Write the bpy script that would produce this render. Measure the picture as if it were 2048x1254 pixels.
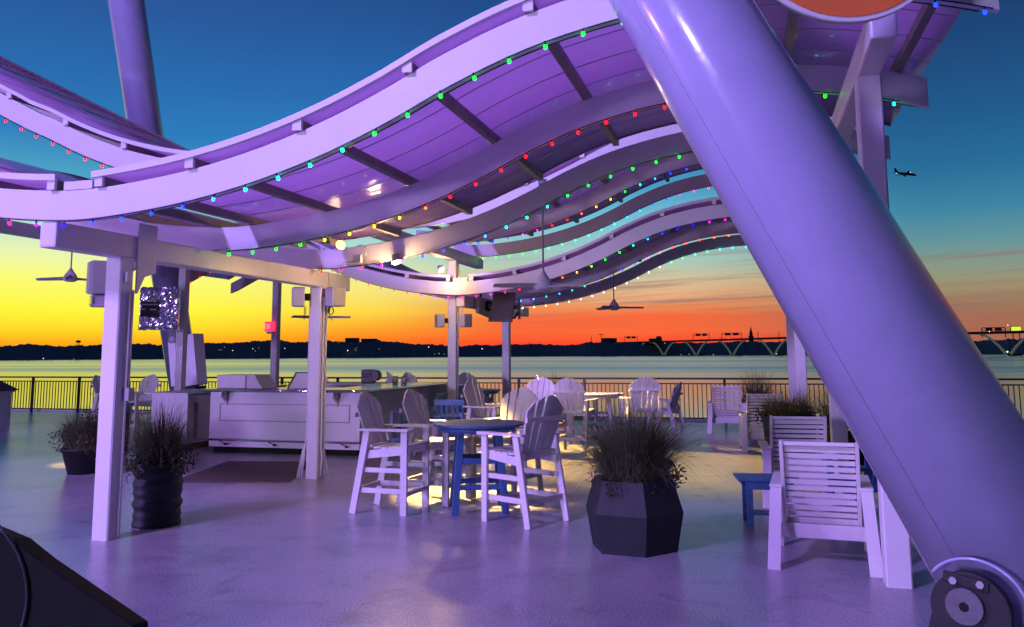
import bpy, bmesh, math, random
from mathutils import Vector, Matrix
random.seed(7)
R = math.radians
scene = bpy.context.scene
for o in list(bpy.data.objects): bpy.data.objects.remove(o)

# ------------------------------------------------------------------ camera
# world axes: X runs along the wave rafters, Y runs away under the main beams, Z up
TH = R(15.64)
cam_d = bpy.data.cameras.new('camera'); cam = bpy.data.objects.new('camera', cam_d)
scene.collection.objects.link(cam); scene.camera = cam
cam.location = (0, 0, 1.7)
cam.rotation_euler = (Matrix.Rotation(TH, 3, 'Z') @ Matrix.Rotation(R(90 + 7.23), 3, 'X') @ Matrix.Rotation(-0.006, 3, 'Z')).to_euler()
cam_d.sensor_width = 36; cam_d.lens = 1687 / 2048 * 36
cam_d.shift_y = -135 / 2048
cam_d.clip_start = 0.05; cam_d.clip_end = 60000
FWD = Vector((-math.sin(TH), math.cos(TH), 0)); RGT = Vector((math.cos(TH), math.sin(TH), 0))
def bearing(deg, dist, z=0):           # a place at a compass bearing (0 = straight ahead) and distance
    a = R(deg); v = FWD * math.cos(a) + RGT * math.sin(a)
    return Vector((v.x * dist, v.y * dist, z))

# ------------------------------------------------------------------ sky
W = bpy.data.worlds.new("World"); scene.world = W; W.use_nodes = True
nt = W.node_tree; N = nt.nodes; L = nt.links; N.clear()
def srgb(h):
    h = h.lstrip('#'); c = [int(h[i:i + 2], 16) / 255 for i in (0, 2, 4)]
    return tuple((x / 12.92 if x <= .04045 else ((x + .055) / 1.055) ** 2.4) for x in c) + (1,)
def nmath(op, a, b=None, c=None, clamp=False):
    n = N.new('ShaderNodeMath'); n.operation = op; n.use_clamp = clamp
    for i, v in enumerate((a, b, c)):
        if v is None: continue
        if isinstance(v, (int, float)): n.inputs[i].default_value = v
        else: L.new(v, n.inputs[i])
    return n.outputs[0]
def vmath(op, a, b):
    n = N.new('ShaderNodeVectorMath'); n.operation = op
    L.new(a, n.inputs[0]); n.inputs[1].default_value = b
    return n.outputs['Value'] if op == 'DOT_PRODUCT' else n.outputs[0]
tc = N.new('ShaderNodeTexCoord'); g = tc.outputs['Generated']
sep = N.new('ShaderNodeSeparateXYZ'); L.new(g, sep.inputs[0])
el = nmath('MULTIPLY', nmath('ARCSINE', sep.outputs['Z']), 180 / math.pi)
az = nmath('MULTIPLY', nmath('ARCTAN2', vmath('DOT_PRODUCT', g, RGT), vmath('DOT_PRODUCT', g, FWD)), 180 / math.pi)
comb = N.new('ShaderNodeCombineXYZ')
L.new(nmath('ADD', nmath('MULTIPLY', az, .05), nmath('MULTIPLY', el, -.02)), comb.inputs[0]); L.new(nmath('ADD', nmath('MULTIPLY', el, .9), nmath('MULTIPLY', az, -.03)), comb.inputs[1])
noi = N.new('ShaderNodeTexNoise'); noi.inputs['Scale'].default_value = 1.0; noi.inputs['Detail'].default_value = 5; noi.inputs['Roughness'].default_value = .55
L.new(comb.outputs[0], noi.inputs['Vector'])
wob = nmath('MULTIPLY', nmath('SUBTRACT', noi.outputs['Fac'], .5), 3.4)
fade = nmath('SUBTRACT', 1.0, nmath('MULTIPLY', el, .11), clamp=True)
rgt = nmath('MULTIPLY_ADD', az, .05, .6, clamp=True)
el2 = nmath('ADD', el, nmath('MULTIPLY', nmath('MULTIPLY', wob, fade), rgt))
t = nmath('MULTIPLY', nmath('MAXIMUM', el2, 0.0), 1 / 40)
def ramp(stops):
    r = N.new('ShaderNodeValToRGB'); L.new(t, r.inputs[0]); e = r.color_ramp.elements
    e[0].position = 0; e[0].color = srgb(stops[0][1]); e[1].position = 1; e[1].color = srgb(stops[-1][1])
    for p, c in stops[1:-1]:
        x = e.new(p / 40); x.color = srgb(c)
    return r.outputs[0]
rL = ramp([(0, 'FF8412'), (.7, 'FFA81A'), (1.6, 'FFDC28'), (2.8, 'FFF83E'), (4.6, 'FCFB74'), (6.2, 'EAF6B4'), (7.6, 'BCE8CC'), (8.8, '86CDCB'), (10.3, '55AAC8'), (13.5, '2F7EBE'), (17, '2A6CB0'), (21, '2A5A9E'), (25, '294F8C'), (40, '14285A')])
rM = ramp([(0, 'FF5A18'), (.8, 'FF7A20'), (1.6, 'FFA42A'), (2.8, 'FFDA48'), (4.6, 'F8EC84'), (5.8, 'D8EAB8'), (7.2, 'AEDCD4'), (9, '82C6DC'), (11, '4FA0CE'), (13.5, '3286C2'), (17, '2A6CB2'), (21, '275A9E'), (25, '254A88'), (40, '12244F')])
rC = ramp([(0, 'FF3A26'), (.7, 'FF5230'), (1.4, 'FC6A38'), (2.2, 'F8693C'), (3.0, 'F08E58'), (3.9, 'E8B486'), (4.9, 'D0C4A0'), (6.0, 'AECBBA'), (7.2, '9CCAC8'), (8.6, '7EC4D8'), (11, '4A9CC6'), (14, '3080BA'), (18, '2966A6'), (22, '234F8E'), (40, '0F1F46')])
rR = ramp([(0, 'C45C44'), (1.2, 'AE6650'), (2.4, 'A0745A'), (3.6, 'A08A68'), (4.6, '96977A'), (5.6, '7C9890'), (6.8, '5E959F'), (8.4, '3F86A4'), (11, '2A6E9A'), (14, '235C8E'), (18, '1F4A7C'), (22, '1B3C6C'), (40, '0C1938')])
def mix(a, b, f):
    m = N.new('ShaderNodeMix'); m.data_type = 'RGBA'; L.new(f, m.inputs[0]); L.new(a, m.inputs[6]); L.new(b, m.inputs[7]); return m.outputs[2]
def sstep(a, b):
    n = N.new('ShaderNodeMapRange'); n.interpolation_type = 'SMOOTHSTEP'; L.new(az, n.inputs[0]); n.inputs[1].default_value = a; n.inputs[2].default_value = b; return n.outputs[0]
col = mix(mix(mix(rL, rM, sstep(-22, -9)), rC, sstep(-11, 1)), rR, sstep(9, 27))
comb2 = N.new('ShaderNodeCombineXYZ'); L.new(nmath('MULTIPLY', az, .045), comb2.inputs[0]); L.new(nmath('ADD', nmath('MULTIPLY', el, 1.5), nmath('MULTIPLY', az, -.06)), comb2.inputs[1])
no2 = N.new('ShaderNodeTexNoise'); no2.inputs['Scale'].default_value = 1.3; no2.inputs['Detail'].default_value = 6; no2.inputs['Roughness'].default_value = .6; L.new(comb2.outputs[0], no2.inputs['Vector'])
st1 = N.new('ShaderNodeMapRange'); st1.interpolation_type = 'SMOOTHSTEP'; L.new(no2.outputs['Fac'], st1.inputs[0]); st1.inputs[1].default_value = .46; st1.inputs[2].default_value = .70
b1_ = N.new('ShaderNodeMapRange'); b1_.interpolation_type = 'SMOOTHSTEP'; L.new(el, b1_.inputs[0]); b1_.inputs[1].default_value = 1.2; b1_.inputs[2].default_value = 3.0
b2_ = N.new('ShaderNodeMapRange'); b2_.interpolation_type = 'SMOOTHSTEP'; L.new(el, b2_.inputs[0]); b2_.inputs[1].default_value = 8.5; b2_.inputs[2].default_value = 5.0
mauve = N.new('ShaderNodeRGB'); mauve.outputs[0].default_value = srgb('93706C')
cf = nmath('MULTIPLY', nmath('MULTIPLY', st1.outputs[0], nmath('MULTIPLY', b1_.outputs[0], b2_.outputs[0])), nmath('MULTIPLY', sstep(-9, 12), .8))
col = mix(col, mauve.outputs[0], cf)
back = N.new('ShaderNodeRGB'); back.outputs[0].default_value = srgb('14264E')
far_az = N.new('ShaderNodeMapRange'); L.new(nmath('ABSOLUTE', az), far_az.inputs[0]); far_az.inputs[1].default_value = 55; far_az.inputs[2].default_value = 120
col = mix(col, back.outputs[0], far_az.outputs[0])
bg = N.new('ShaderNodeBackground'); bg.inputs['Strength'].default_value = 1.0
L.new(col, bg.inputs[0]); wo = N.new('ShaderNodeOutputWorld'); L.new(bg.outputs[0], wo.inputs[0])

# ------------------------------------------------------------------ lamps (LED wash of the wheel behind the deck, an added side fill, lit floods of the bar)
def aim(o, tgt): o.rotation_euler = (Vector(tgt) - o.location).to_track_quat('-Z', 'Y').to_euler()
def area(name, loc, tgt, size, power, color, spread=None):
    l = bpy.data.lights.new(name, 'AREA'); l.shape = 'DISK'; l.size = size; l.energy = power; l.color = color
    if spread: l.spread = R(spread)
    o = bpy.data.objects.new(name, l); scene.collection.objects.link(o); o.location = loc; aim(o, tgt); return o
def spot(name, loc, tgt, power, color, cone=70, blend=.6, rad=.06):
    l = bpy.data.lights.new(name, 'SPOT'); l.energy = power; l.color = color; l.spot_size = R(cone); l.spot_blend = blend; l.shadow_soft_size = rad
    o = bpy.data.objects.new(name, l); scene.collection.objects.link(o); o.location = loc; aim(o, tgt); return o
area('wheel_wash_low', (-15, -28, 4.5), (-3, 9, 1.5), 3.5, 5200, (.55, .46, .98))
area('wheel_wash_high', (-11, -8, 14), (-3, 9, 2), 2.0, 5200, (.42, .25, 1.0))
area('side_fill_low', (-19, -3, 1.0), (-1, 8, 3), 1.2, 1000, (.52, .27, 1.0))  # unseen violet fill, added low at left to brighten the roof undersides

scene.view_settings.view_transform = 'Standard'; scene.view_settings.look = 'None'; scene.view_settings.exposure = 0; scene.view_settings.gamma = 1
scene.render.engine = 'CYCLES'
scene.cycles.max_bounces = 6; scene.cycles.transmission_bounces = 4; scene.cycles.transparent_max_bounces = 6
scene.cycles.sample_clamp_indirect = 4

# ------------------------------------------------------------------ helpers
class MB:
    def __init__(s): s.v = []; s.f = []; s.sm = []
    def add(s, vs, fs, smooth=False):
        o = len(s.v); s.v += [tuple(v) for v in vs]
        for f in fs: s.f.append(tuple(i + o for i in f)); s.sm.append(smooth)
        return s
    def hexa(s, p):      # 8 points: bottom 4 ccw, top 4 ccw
        return s.add(p, [(3, 2, 1, 0), (4, 5, 6, 7), (0, 1, 5, 4), (1, 2, 6, 5), (2, 3, 7, 6), (3, 0, 4, 7)])
    def box(s, x0, x1, y0, y1, z0, z1):
        return s.hexa([(x0, y0, z0), (x1, y0, z0), (x1, y1, z0), (x0, y1, z0), (x0, y0, z1), (x1, y0, z1), (x1, y1, z1), (x0, y1, z1)])
    def bev(s, x0, x1, y0, y1, z0, z1, b=.006):   # box with chamfered vertical edges
        pts = [(x0 + b, y0), (x1 - b, y0), (x1, y0 + b), (x1, y1 - b), (x1 - b, y1), (x0 + b, y1), (x0, y1 - b), (x0, y0 + b)]
        return s.prism(pts, z0, z1)
    def prism(s, pts, z0, z1, axis='Z', T=None):
        n = len(pts)
        def P(a, b, h): return {'Z': (a, b, h), 'Y': (a, h, b), 'X': (h, a, b)}[axis]
        vs = [P(a, b, z0) for a, b in pts] + [P(a, b, z1) for a, b in pts]
        if T: vs = [T @ Vector(v) for v in vs]
        fs = [tuple(range(n))[::-1], tuple(range(n, 2 * n))] + [(i, (i + 1) % n, n + (i + 1) % n, n + i) for i in range(n)]
        return s.add(vs, fs)
    def bar(s, p, q, w, h, up=(0, 0, 1)):       # rectangular bar between two points
        p = Vector(p); q = Vector(q); d = (q - p).normalized(); u = Vector(up)
        if abs(d.dot(u)) > .98: u = Vector((0, 1, 0))
        x = d.cross(u).normalized() * w / 2; y = x.cross(d).normalized() * h / 2
        return s.hexa([p - x - y, p + x - y, p + x + y, p - x + y, q - x - y, q + x - y, q + x + y, q - x + y])
    def tube(s, path, r, seg=8, cap=True):
        path = [Vector(p) for p in path]; rr = r if isinstance(r, (list, tuple)) else [r] * len(path)
        rings = []; up = None
        for i, p in enumerate(path):
            d = (path[min(i + 1, len(path) - 1)] - path[max(i - 1, 0)]).normalized()
            if up is None: up = Vector((0, 0, 1)) if abs(d.z) < .9 else Vector((1, 0, 0))
            x = d.cross(up).normalized(); up = x.cross(d).normalized()
            rings.append([p + (x * math.cos(2 * math.pi * k / seg) + up * math.sin(2 * math.pi * k / seg)) * rr[i] for k in range(seg)])
        vs = [v for rg in rings for v in rg]; fs = []
        for i in range(len(rings) - 1):
            for k in range(seg): fs.append((i * seg + k, i * seg + (k + 1) % seg, (i + 1) * seg + (k + 1) % seg, (i + 1) * seg + k))
        s.add(vs, fs, True)
        if cap:
            n = (len(rings) - 1) * seg; o = len(s.v) - len(vs)
            s.f += [tuple(o + k for k in range(seg))[::-1], tuple(o + n + k for k in range(seg))]; s.sm += [False, False]
        return s
    def lathe(s, prof, c=(0, 0, 0), seg=24, smooth=True, T=None, phase=0):
        vs = []
        for r, z in prof:
            for k in range(seg):
                a = 2 * math.pi * k / seg + phase; v = Vector((c[0] + r * math.cos(a), c[1] + r * math.sin(a), c[2] + z))
                vs.append(T @ v if T else v)
        fs = []
        for i in range(len(prof) - 1):
            for k in range(seg): fs.append((i * seg + k, i * seg + (k + 1) % seg, (i + 1) * seg + (k + 1) % seg, (i + 1) * seg + k))
        s.add(vs, fs, smooth)
        o = len(s.v) - len(vs); n = (len(prof) - 1) * seg
        s.f += [tuple(o + k for k in range(seg))[::-1], tuple(o + n + k for k in range(seg))]; s.sm += [False, False]
        return s
    def build(s, name, mat, parent=None, bevel=0):
        me = bpy.data.meshes.new(name); me.from_pydata(s.v, [], s.f); me.update()
        me.polygons.foreach_set('use_smooth', s.sm)
        o = bpy.data.objects.new(name, me); scene.collection.objects.link(o)
        for m in (mat if isinstance(mat, list) else [mat]): me.materials.append(m)
        if parent: o.parent = parent
        if bevel:
            b = o.modifiers.new('bevel', 'BEVEL'); b.width = bevel; b.segments = 2; b.limit_method = 'ANGLE'; b.angle_limit = R(40)
        return o
def tag(o, label=None, cat=None, group=None, kind=None):
    if label: o['label'] = label
    if cat: o['category'] = cat
    if group: o['group'] = group
    if kind: o['kind'] = kind
    return o
def empty(name, loc=(0, 0, 0), rz=0, label=None, cat=None, group=None):
    o = bpy.data.objects.new(name, None); scene.collection.objects.link(o); o.location = loc; o.rotation_euler = (0, 0, rz)
    o.empty_display_size = .2
    return tag(o, label, cat, group)
def copy_tree(o, parent=None):
    c = o.copy(); scene.collection.objects.link(c)
    if parent: c.parent = parent
    for ch in [x for x in scene.objects if x.parent == o]: copy_tree(ch, c)
    return c

# ------------------------------------------------------------------ materials
def mat(name, col, rough=.5, metal=0, spec=.5, bump=0, bscale=60, var=0, vscale=3, coat=0, emis=None, estr=0, vcol=None, stretch=None):
    m = bpy.data.materials.new(name); m.use_nodes = True; n = m.node_tree; b = n.nodes['Principled BSDF']
    c = col if isinstance(col, tuple) else srgb(col)[:3]
    b.inputs['Base Color'].default_value = (*c[:3], 1); b.inputs['Roughness'].default_value = rough; b.inputs['Metallic'].default_value = metal
    b.inputs['Specular IOR Level'].default_value = spec; b.inputs['Coat Weight'].default_value = coat; b.inputs['Coat Roughness'].default_value = .08
    tcn = n.nodes.new('ShaderNodeTexCoord'); src = tcn.outputs['Object']
    if stretch:
        mp = n.nodes.new('ShaderNodeMapping'); mp.inputs['Scale'].default_value = stretch; n.links.new(src, mp.inputs[0]); src = mp.outputs[0]
    if var:
        no = n.nodes.new('ShaderNodeTexNoise'); no.inputs['Scale'].default_value = vscale; no.inputs['Detail'].default_value = 6; no.inputs['Roughness'].default_value = .65
        n.links.new(src, no.inputs['Vector'])
        mr = n.nodes.new('ShaderNodeMapRange'); mr.inputs[1].default_value = .3; mr.inputs[2].default_value = .7
        n.links.new(no.outputs['Fac'], mr.inputs[0])
        mx = n.nodes.new('ShaderNodeMix'); mx.data_type = 'RGBA'
        c2 = vcol if vcol else tuple(x * (1 - var) for x in c[:3]); n.links.new(mr.outputs[0], mx.inputs[0])
        mx.inputs[6].default_value = (*c[:3], 1); mx.inputs[7].default_value = (*c2[:3], 1); n.links.new(mx.outputs[2], b.inputs['Base Color'])
        mr2 = n.nodes.new('ShaderNodeMapRange'); mr2.inputs[3].default_value = max(rough - .08, .02); mr2.inputs[4].default_value = min(rough + .12, 1)
        n.links.new(no.outputs['Fac'], mr2.inputs[0]); n.links.new(mr2.outputs[0], b.inputs['Roughness'])
    if bump:
        nb = n.nodes.new('ShaderNodeTexNoise'); nb.inputs['Scale'].default_value = bscale; nb.inputs['Detail'].default_value = 4; n.links.new(src, nb.inputs['Vector'])
        bp = n.nodes.new('ShaderNodeBump'); bp.inputs['Strength'].default_value = bump; bp.inputs['Distance'].default_value = .01
        n.links.new(nb.outputs['Fac'], bp.inputs['Height']); n.links.new(bp.outputs[0], b.inputs['Normal'])
    if emis is not None:
        b.inputs['Emission Color'].default_value = (*emis[:3], 1); b.inputs['Emission Strength'].default_value = estr
    return m
M = {}
M['paint'] = mat('white_paint', (.74, .72, .72), .34, bump=.08, bscale=120, var=.10, vscale=2.2)
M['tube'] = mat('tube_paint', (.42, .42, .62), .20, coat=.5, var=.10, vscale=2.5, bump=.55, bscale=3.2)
M['seam'] = mat('seam_paint', (.45, .44, .48), .4)
M['chair'] = mat('chair_white', (.76, .73, .70), .45, bump=.15, bscale=90, var=.12, vscale=6, stretch=(1, 1, .3))
M['blue'] = mat('chair_blue', (.045, .125, .27), .4, bump=.12, bscale=80, var=.25, vscale=6)
M['dark'] = mat('dark_steel', (.016, .017, .018), .6, bump=.1, bscale=40, var=.3, vscale=5)
M['rail'] = mat('black_rail', (.016, .014, .018), .35)
M['pot'] = mat('pot_charcoal', (.011, .017, .019), .6, bump=.06, bscale=50, var=.35, vscale=4)
M['soil'] = mat('soil', (.02, .014, .01), .9)
M['bar'] = mat('bar_panel', (.72, .70, .72), .42, bump=.06, bscale=80, var=.10, vscale=1.7)
M['counter'] = mat('counter_top', (.12, .10, .10), .22, var=.3, vscale=14, coat=.3)
M['chrome'] = mat('chrome', (.75, .75, .78), .12, metal=1)
M['grey'] = mat('grey_plastic', (.40, .38, .40), .5, var=.15, vscale=8)
M['speaker'] = mat('speaker_white', (.55, .53, .55), .5, bump=.2, bscale=200)
M['purlin'] = mat('purlin_metal', (.26, .23, .22), .45, var=.3, vscale=4)
M['mat'] = mat('floor_mat', (.13, .085, .09), .8, bump=.6, bscale=180, var=.2, vscale=9)
M['roofdark'] = mat('dark_roof', (.03, .03, .035), .7)
M['foil'] = mat('foil_wrap', (.62, .62, .68), .18, metal=.9, bump=1.0, bscale=11)
M['black'] = mat('black', (.020, .022, .018), .8, spec=.05, bump=.2, bscale=25)
M['grass'] = mat('grass_blade', (.040, .058, .016), .65, var=.5, vscale=9, vcol=(.10, .11, .045))
M['grass2'] = mat('seed_head', (.24, .23, .13), .7, var=.4, vscale=9)
M['leaf'] = mat('leaf', (.026, .042, .010), .55, var=.5, vscale=12, vcol=(.06, .06, .02))
M['flower'] = mat('flower', (.42, .25, .36), .6, var=.3, vscale=20)
M['rust'] = mat('copper_plant', (.095, .058, .016), .65, var=.4, vscale=12)
M['orange'] = mat('orange_disc', (.80, .19, .04), .55, var=.15, vscale=3)
M['bulbwarm'] = mat('bulb_warm', (1, .8, .5), .3, emis=(1, .72, .38), estr=12)
M['lampyel'] = mat('lamp_yellow', (1, .8, .3), .3, emis=(1, .66, .12), estr=5)
M['red'] = mat('exit_red', (.6, .02, .05), .4, emis=(1, .03, .10), estr=1.6)
M['redtxt'] = mat('exit_letters', (.8, .1, .15), .4, emis=(1, .22, .30), estr=1.6)
M['tv'] = mat('tv_back', (.13, .13, .135), .55, bump=.1, bscale=60)
M['label'] = mat('tv_label', (.16, .16, .16), .6)
M['hill'] = mat('hill', (.32, .30, .28), 1, spec=0)
M['town'] = mat('town', (.2, .19, .18), 1, spec=0)
M['concrete'] = mat('bridge_concrete', (.055, .055, .058), .9)
M['pier'] = mat('bridge_pier_glow', (.30, .32, .30), .9, emis=(.55, .70, .52), estr=.10)  # weak emission stands in for the light falling on the piers
M['shorelight'] = mat('shore_light', (1, .9, .7), .4, emis=(1, .93, .8), estr=1.8)
M['yelsign'] = mat('yellow_sign', (.7, .8, .1), .4, emis=(.80, .95, .06), estr=1.0)
M['plane'] = mat('plane', (.05, .045, .05), .6)
# translucent corrugated roof sheet
def sheet_mat():
    m = bpy.data.materials.new('roof_sheet'); m.use_nodes = True; n = m.node_tree; b = n.nodes['Principled BSDF']
    b.inputs['Base Color'].default_value = (.72, .52, .80, 1); b.inputs['Roughness'].default_value = .13; b.inputs['Specular IOR Level'].default_value = 1.0; b.inputs['Coat Weight'].default_value = 1.0; b.inputs['Coat Roughness'].default_value = .05
    tr = n.nodes.new('ShaderNodeBsdfTranslucent'); tr.inputs['Color'].default_value = (.96, .66, 1.0, 1)
    mx = n.nodes.new('ShaderNodeMixShader'); mx.inputs[0].default_value = .52
    out = n.nodes['Material Output']; n.links.new(b.outputs[0], mx.inputs[1]); n.links.new(tr.outputs[0], mx.inputs[2]); n.links.new(mx.outputs[0], out.inputs[0])
    tcn = n.nodes.new('ShaderNodeTexCoord'); mp = n.nodes.new('ShaderNodeMapping'); mp.inputs['Scale'].default_value = (.5, 3.6, .5)
    no = n.nodes.new('ShaderNodeTexNoise'); no.inputs['Scale'].default_value = 2.2; no.inputs['Detail'].default_value = 3
    n.links.new(tcn.outputs['Object'], mp.inputs[0]); n.links.new(mp.outputs[0], no.inputs['Vector'])
    bp = n.nodes.new('ShaderNodeBump'); bp.inputs['Strength'].default_value = .5; bp.inputs['Distance'].default_value = .04
    n.links.new(no.outputs['Fac'], bp.inputs['Height']); n.links.new(bp.outputs[0], b.inputs['Normal'])
    return m
M['sheet'] = sheet_mat()
# coated deck
def deck_mat():
    m = bpy.data.materials.new('deck_coating'); m.use_nodes = True; n = m.node_tree; b = n.nodes['Principled BSDF']; lk = n.links.new
    tcn = n.nodes.new('ShaderNodeTexCoord'); ob = tcn.outputs['Object']
    big = n.nodes.new('ShaderNodeTexNoise'); big.inputs['Scale'].default_value = .55; big.inputs['Detail'].default_value = 5; big.inputs['Roughness'].default_value = .6; lk(ob, big.inputs['Vector'])
    fine = n.nodes.new('ShaderNodeTexNoise'); fine.inputs['Scale'].default_value = 70; fine.inputs['Detail'].default_value = 3; lk(ob, fine.inputs['Vector'])
    cr = n.nodes.new('ShaderNodeValToRGB'); cr.color_ramp.elements[0].position = .3; cr.color_ramp.elements[1].position = .72
    cr.color_ramp.elements[0].color = (.33, .32, .35, 1); cr.color_ramp.elements[1].color = (.54, .52, .56, 1); lk(big.outputs['Fac'], cr.inputs[0])
    c2 = n.nodes.new('ShaderNodeValToRGB'); c2.color_ramp.elements[0].position = .35; c2.color_ramp.elements[1].position = .65
    c2.color_ramp.elements[0].color = (.42, .42, .42, 1); c2.color_ramp.elements[1].color = (1.15, 1.15, 1.15, 1); lk(fine.outputs['Fac'], c2.inputs[0])
    mx = n.nodes.new('ShaderNodeMix'); mx.data_type = 'RGBA'; mx.blend_type = 'MULTIPLY'; mx.inputs[0].default_value = 1; lk(cr.outputs[0], mx.inputs[6]); lk(c2.outputs[0], mx.inputs[7]); st_ = n.nodes.new('ShaderNodeTexNoise'); st_.inputs['Scale'].default_value = 1.9; st_.inputs['Detail'].default_value = 9; st_.inputs['Roughness'].default_value = .72; st_.inputs['Distortion'].default_value = .8; lk(ob, st_.inputs['Vector'])
    sr_ = n.nodes.new('ShaderNodeValToRGB'); sr_.color_ramp.elements[0].position = .36; sr_.color_ramp.elements[1].position = .50; sr_.color_ramp.elements[0].color = (.62, .60, .62, 1); lk(st_.outputs['Fac'], sr_.inputs[0])
    m3_ = n.nodes.new('ShaderNodeMix'); m3_.data_type = 'RGBA'; m3_.blend_type = 'MULTIPLY'; m3_.inputs[0].default_value = .75; lk(mx.outputs[2], m3_.inputs[6]); lk(sr_.outputs[0], m3_.inputs[7]); lk(m3_.outputs[2], b.inputs['Base Color'])
    mr = n.nodes.new('ShaderNodeMapRange'); mr.inputs[3].default_value = .20; mr.inputs[4].default_value = .42; lk(big.outputs['Fac'], mr.inputs[0]); lk(mr.outputs[0], b.inputs['Roughness'])
    b.inputs['Coat Weight'].default_value = .25; b.inputs['Coat Roughness'].default_value = .22
    bp = n.nodes.new('ShaderNodeBump'); bp.inputs['Strength'].default_value = .35; bp.inputs['Distance'].default_value = .004; lk(fine.outputs['Fac'], bp.inputs['Height'])
    bp2 = n.nodes.new('ShaderNodeBump'); bp2.inputs['Strength'].default_value = .25; bp2.inputs['Distance'].default_value = .02; lk(big.outputs['Fac'], bp2.inputs['Height']); lk(bp.outputs[0], bp2.inputs['Normal'])
    lk(bp2.outputs[0], b.inputs['Normal'])
    return m
def water_mat():
    m = bpy.data.materials.new('river_water'); m.use_nodes = True; n = m.node_tree; b = n.nodes['Principled BSDF']; lk = n.links.new
    b.inputs['Base Color'].default_value = (.006, .016, .022, 1); b.inputs['Specular IOR Level'].default_value = .7
    tcn = n.nodes.new('ShaderNodeTexCoord'); ob = tcn.outputs['Object']
    sp = n.nodes.new('ShaderNodeSeparateXYZ'); lk(ob, sp.inputs[0])
    def mk(sc, det, st):
        mp = n.nodes.new('ShaderNodeMapping'); mp.inputs['Scale'].default_value = st; lk(ob, mp.inputs[0])
        no = n.nodes.new('ShaderNodeTexNoise'); no.inputs['Scale'].default_value = sc; no.inputs['Detail'].default_value = det; lk(mp.outputs[0], no.inputs['Vector']); return no.outputs['Fac']
    rip = mk(.9, 3, (1, 1.6, 1)); band = mk(1, 4, (.0012, .011, 1))
    dist = n.nodes.new('ShaderNodeMapRange'); dist.interpolation_type = 'SMOOTHSTEP'; dist.inputs[1].default_value = 170; dist.inputs[2].default_value = 420; lk(sp.outputs['Y'], dist.inputs[0])
    bm = n.nodes.new('ShaderNodeMapRange'); bm.interpolation_type = 'SMOOTHSTEP'; bm.inputs[1].default_value = .40; bm.inputs[2].default_value = .62; bm.inputs[3].default_value = .5; bm.inputs[4].default_value = 1; lk(band, bm.inputs[0])
    mu = n.nodes.new('ShaderNodeMath'); mu.operation = 'MULTIPLY'; lk(dist.outputs[0], mu.inputs[0]); lk(bm.outputs[0], mu.inputs[1])
    st = n.nodes.new('ShaderNodeMapRange'); st.inputs[3].default_value = .10; st.inputs[4].default_value = .35; lk(mu.outputs[0], st.inputs[0])
    # mean slope of the small waves running in toward the deck
    ti = n.nodes.new('ShaderNodeMapRange'); ti.inputs[3].default_value = -.007; ti.inputs[4].default_value = -.05; lk(mu.outputs[0], ti.inputs[0])
    cv = n.nodes.new('ShaderNodeCombineXYZ'); cv.inputs[2].default_value = 1; lk(ti.outputs[0], cv.inputs[1])
    nv_ = n.nodes.new('ShaderNodeVectorMath'); nv_.operation = 'NORMALIZE'; lk(cv.outputs[0], nv_.inputs[0])
    bp = n.nodes.new('ShaderNodeBump'); bp.inputs['Distance'].default_value = .10; lk(st.outputs[0], bp.inputs['Strength']); lk(rip, bp.inputs['Height']); lk(nv_.outputs[0], bp.inputs['Normal']); lk(bp.outputs[0], b.inputs['Normal'])
    ro = n.nodes.new('ShaderNodeMapRange'); ro.inputs[3].default_value = .10; ro.inputs[4].default_value = .2; lk(mu.outputs[0], ro.inputs[0]); lk(ro.outputs[0], b.inputs['Roughness'])
    return m
M['deck'] = deck_mat(); M['water'] = water_mat()
def hsv(h):
    import colorsys
    return colorsys.hsv_to_rgb(h % 1, 1, 1)
NH = 16; BM = []
for i in range(NH):
    c = hsv(i / NH); c = tuple(max(x ** 3.0, .002) for x in c)
    b_ = mat('bulb_glow', c, .3, emis=c, estr=11.0); BM.append(b_)

# ------------------------------------------------------------------ setting
d_ = MB(); d_.box(-45, 30, -14, 21.62, -.4, 0); tag(d_.build('deck', M['deck']), kind='structure')
e_ = MB(); e_.box(-45, 30, 21.66, 21.9, -.5, .06); tag(e_.build('deck_kerb', M['paint']), kind='structure')
w_ = MB(); w_.add([(-30000, 22, -6.3), (30000, 22, -6.3), (30000, 45000, -6.3), (-30000, 45000, -6.3)], [(0, 1, 2, 3)])
tag(w_.build('water', M['water']), kind='structure')
def smooth_noise(x, seed):
    i = math.floor(x); f = x - i; f = f * f * (3 - 2 * f)
    def h(k): return random.Random(k * 7919 + seed).random() * 2 - 1
    return h(i) * (1 - f) + h(i + 1) * f
def hill_profile(px):
    P = [(-600, 694), (0, 692), (60, 688), (110, 691), (260, 689), (400, 687), (470, 684), (545, 682), (600, 685), (650, 681), (700, 683), (760, 682), (830, 687), (900, 690), (1000, 690), (1060, 687), (1130, 691), (1180, 684), (1260, 686), (1340, 684), (1600, 684), (1800, 682), (1950, 680), (2048, 679), (2700, 680)]
    for (a, b), (c, d) in zip(P, P[1:]):
        if px <= c: return b + (d - b) * (px - a) / (c - a)
    return P[-1][1]
hb = MB(); cols = []
n_ = 1500
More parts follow.
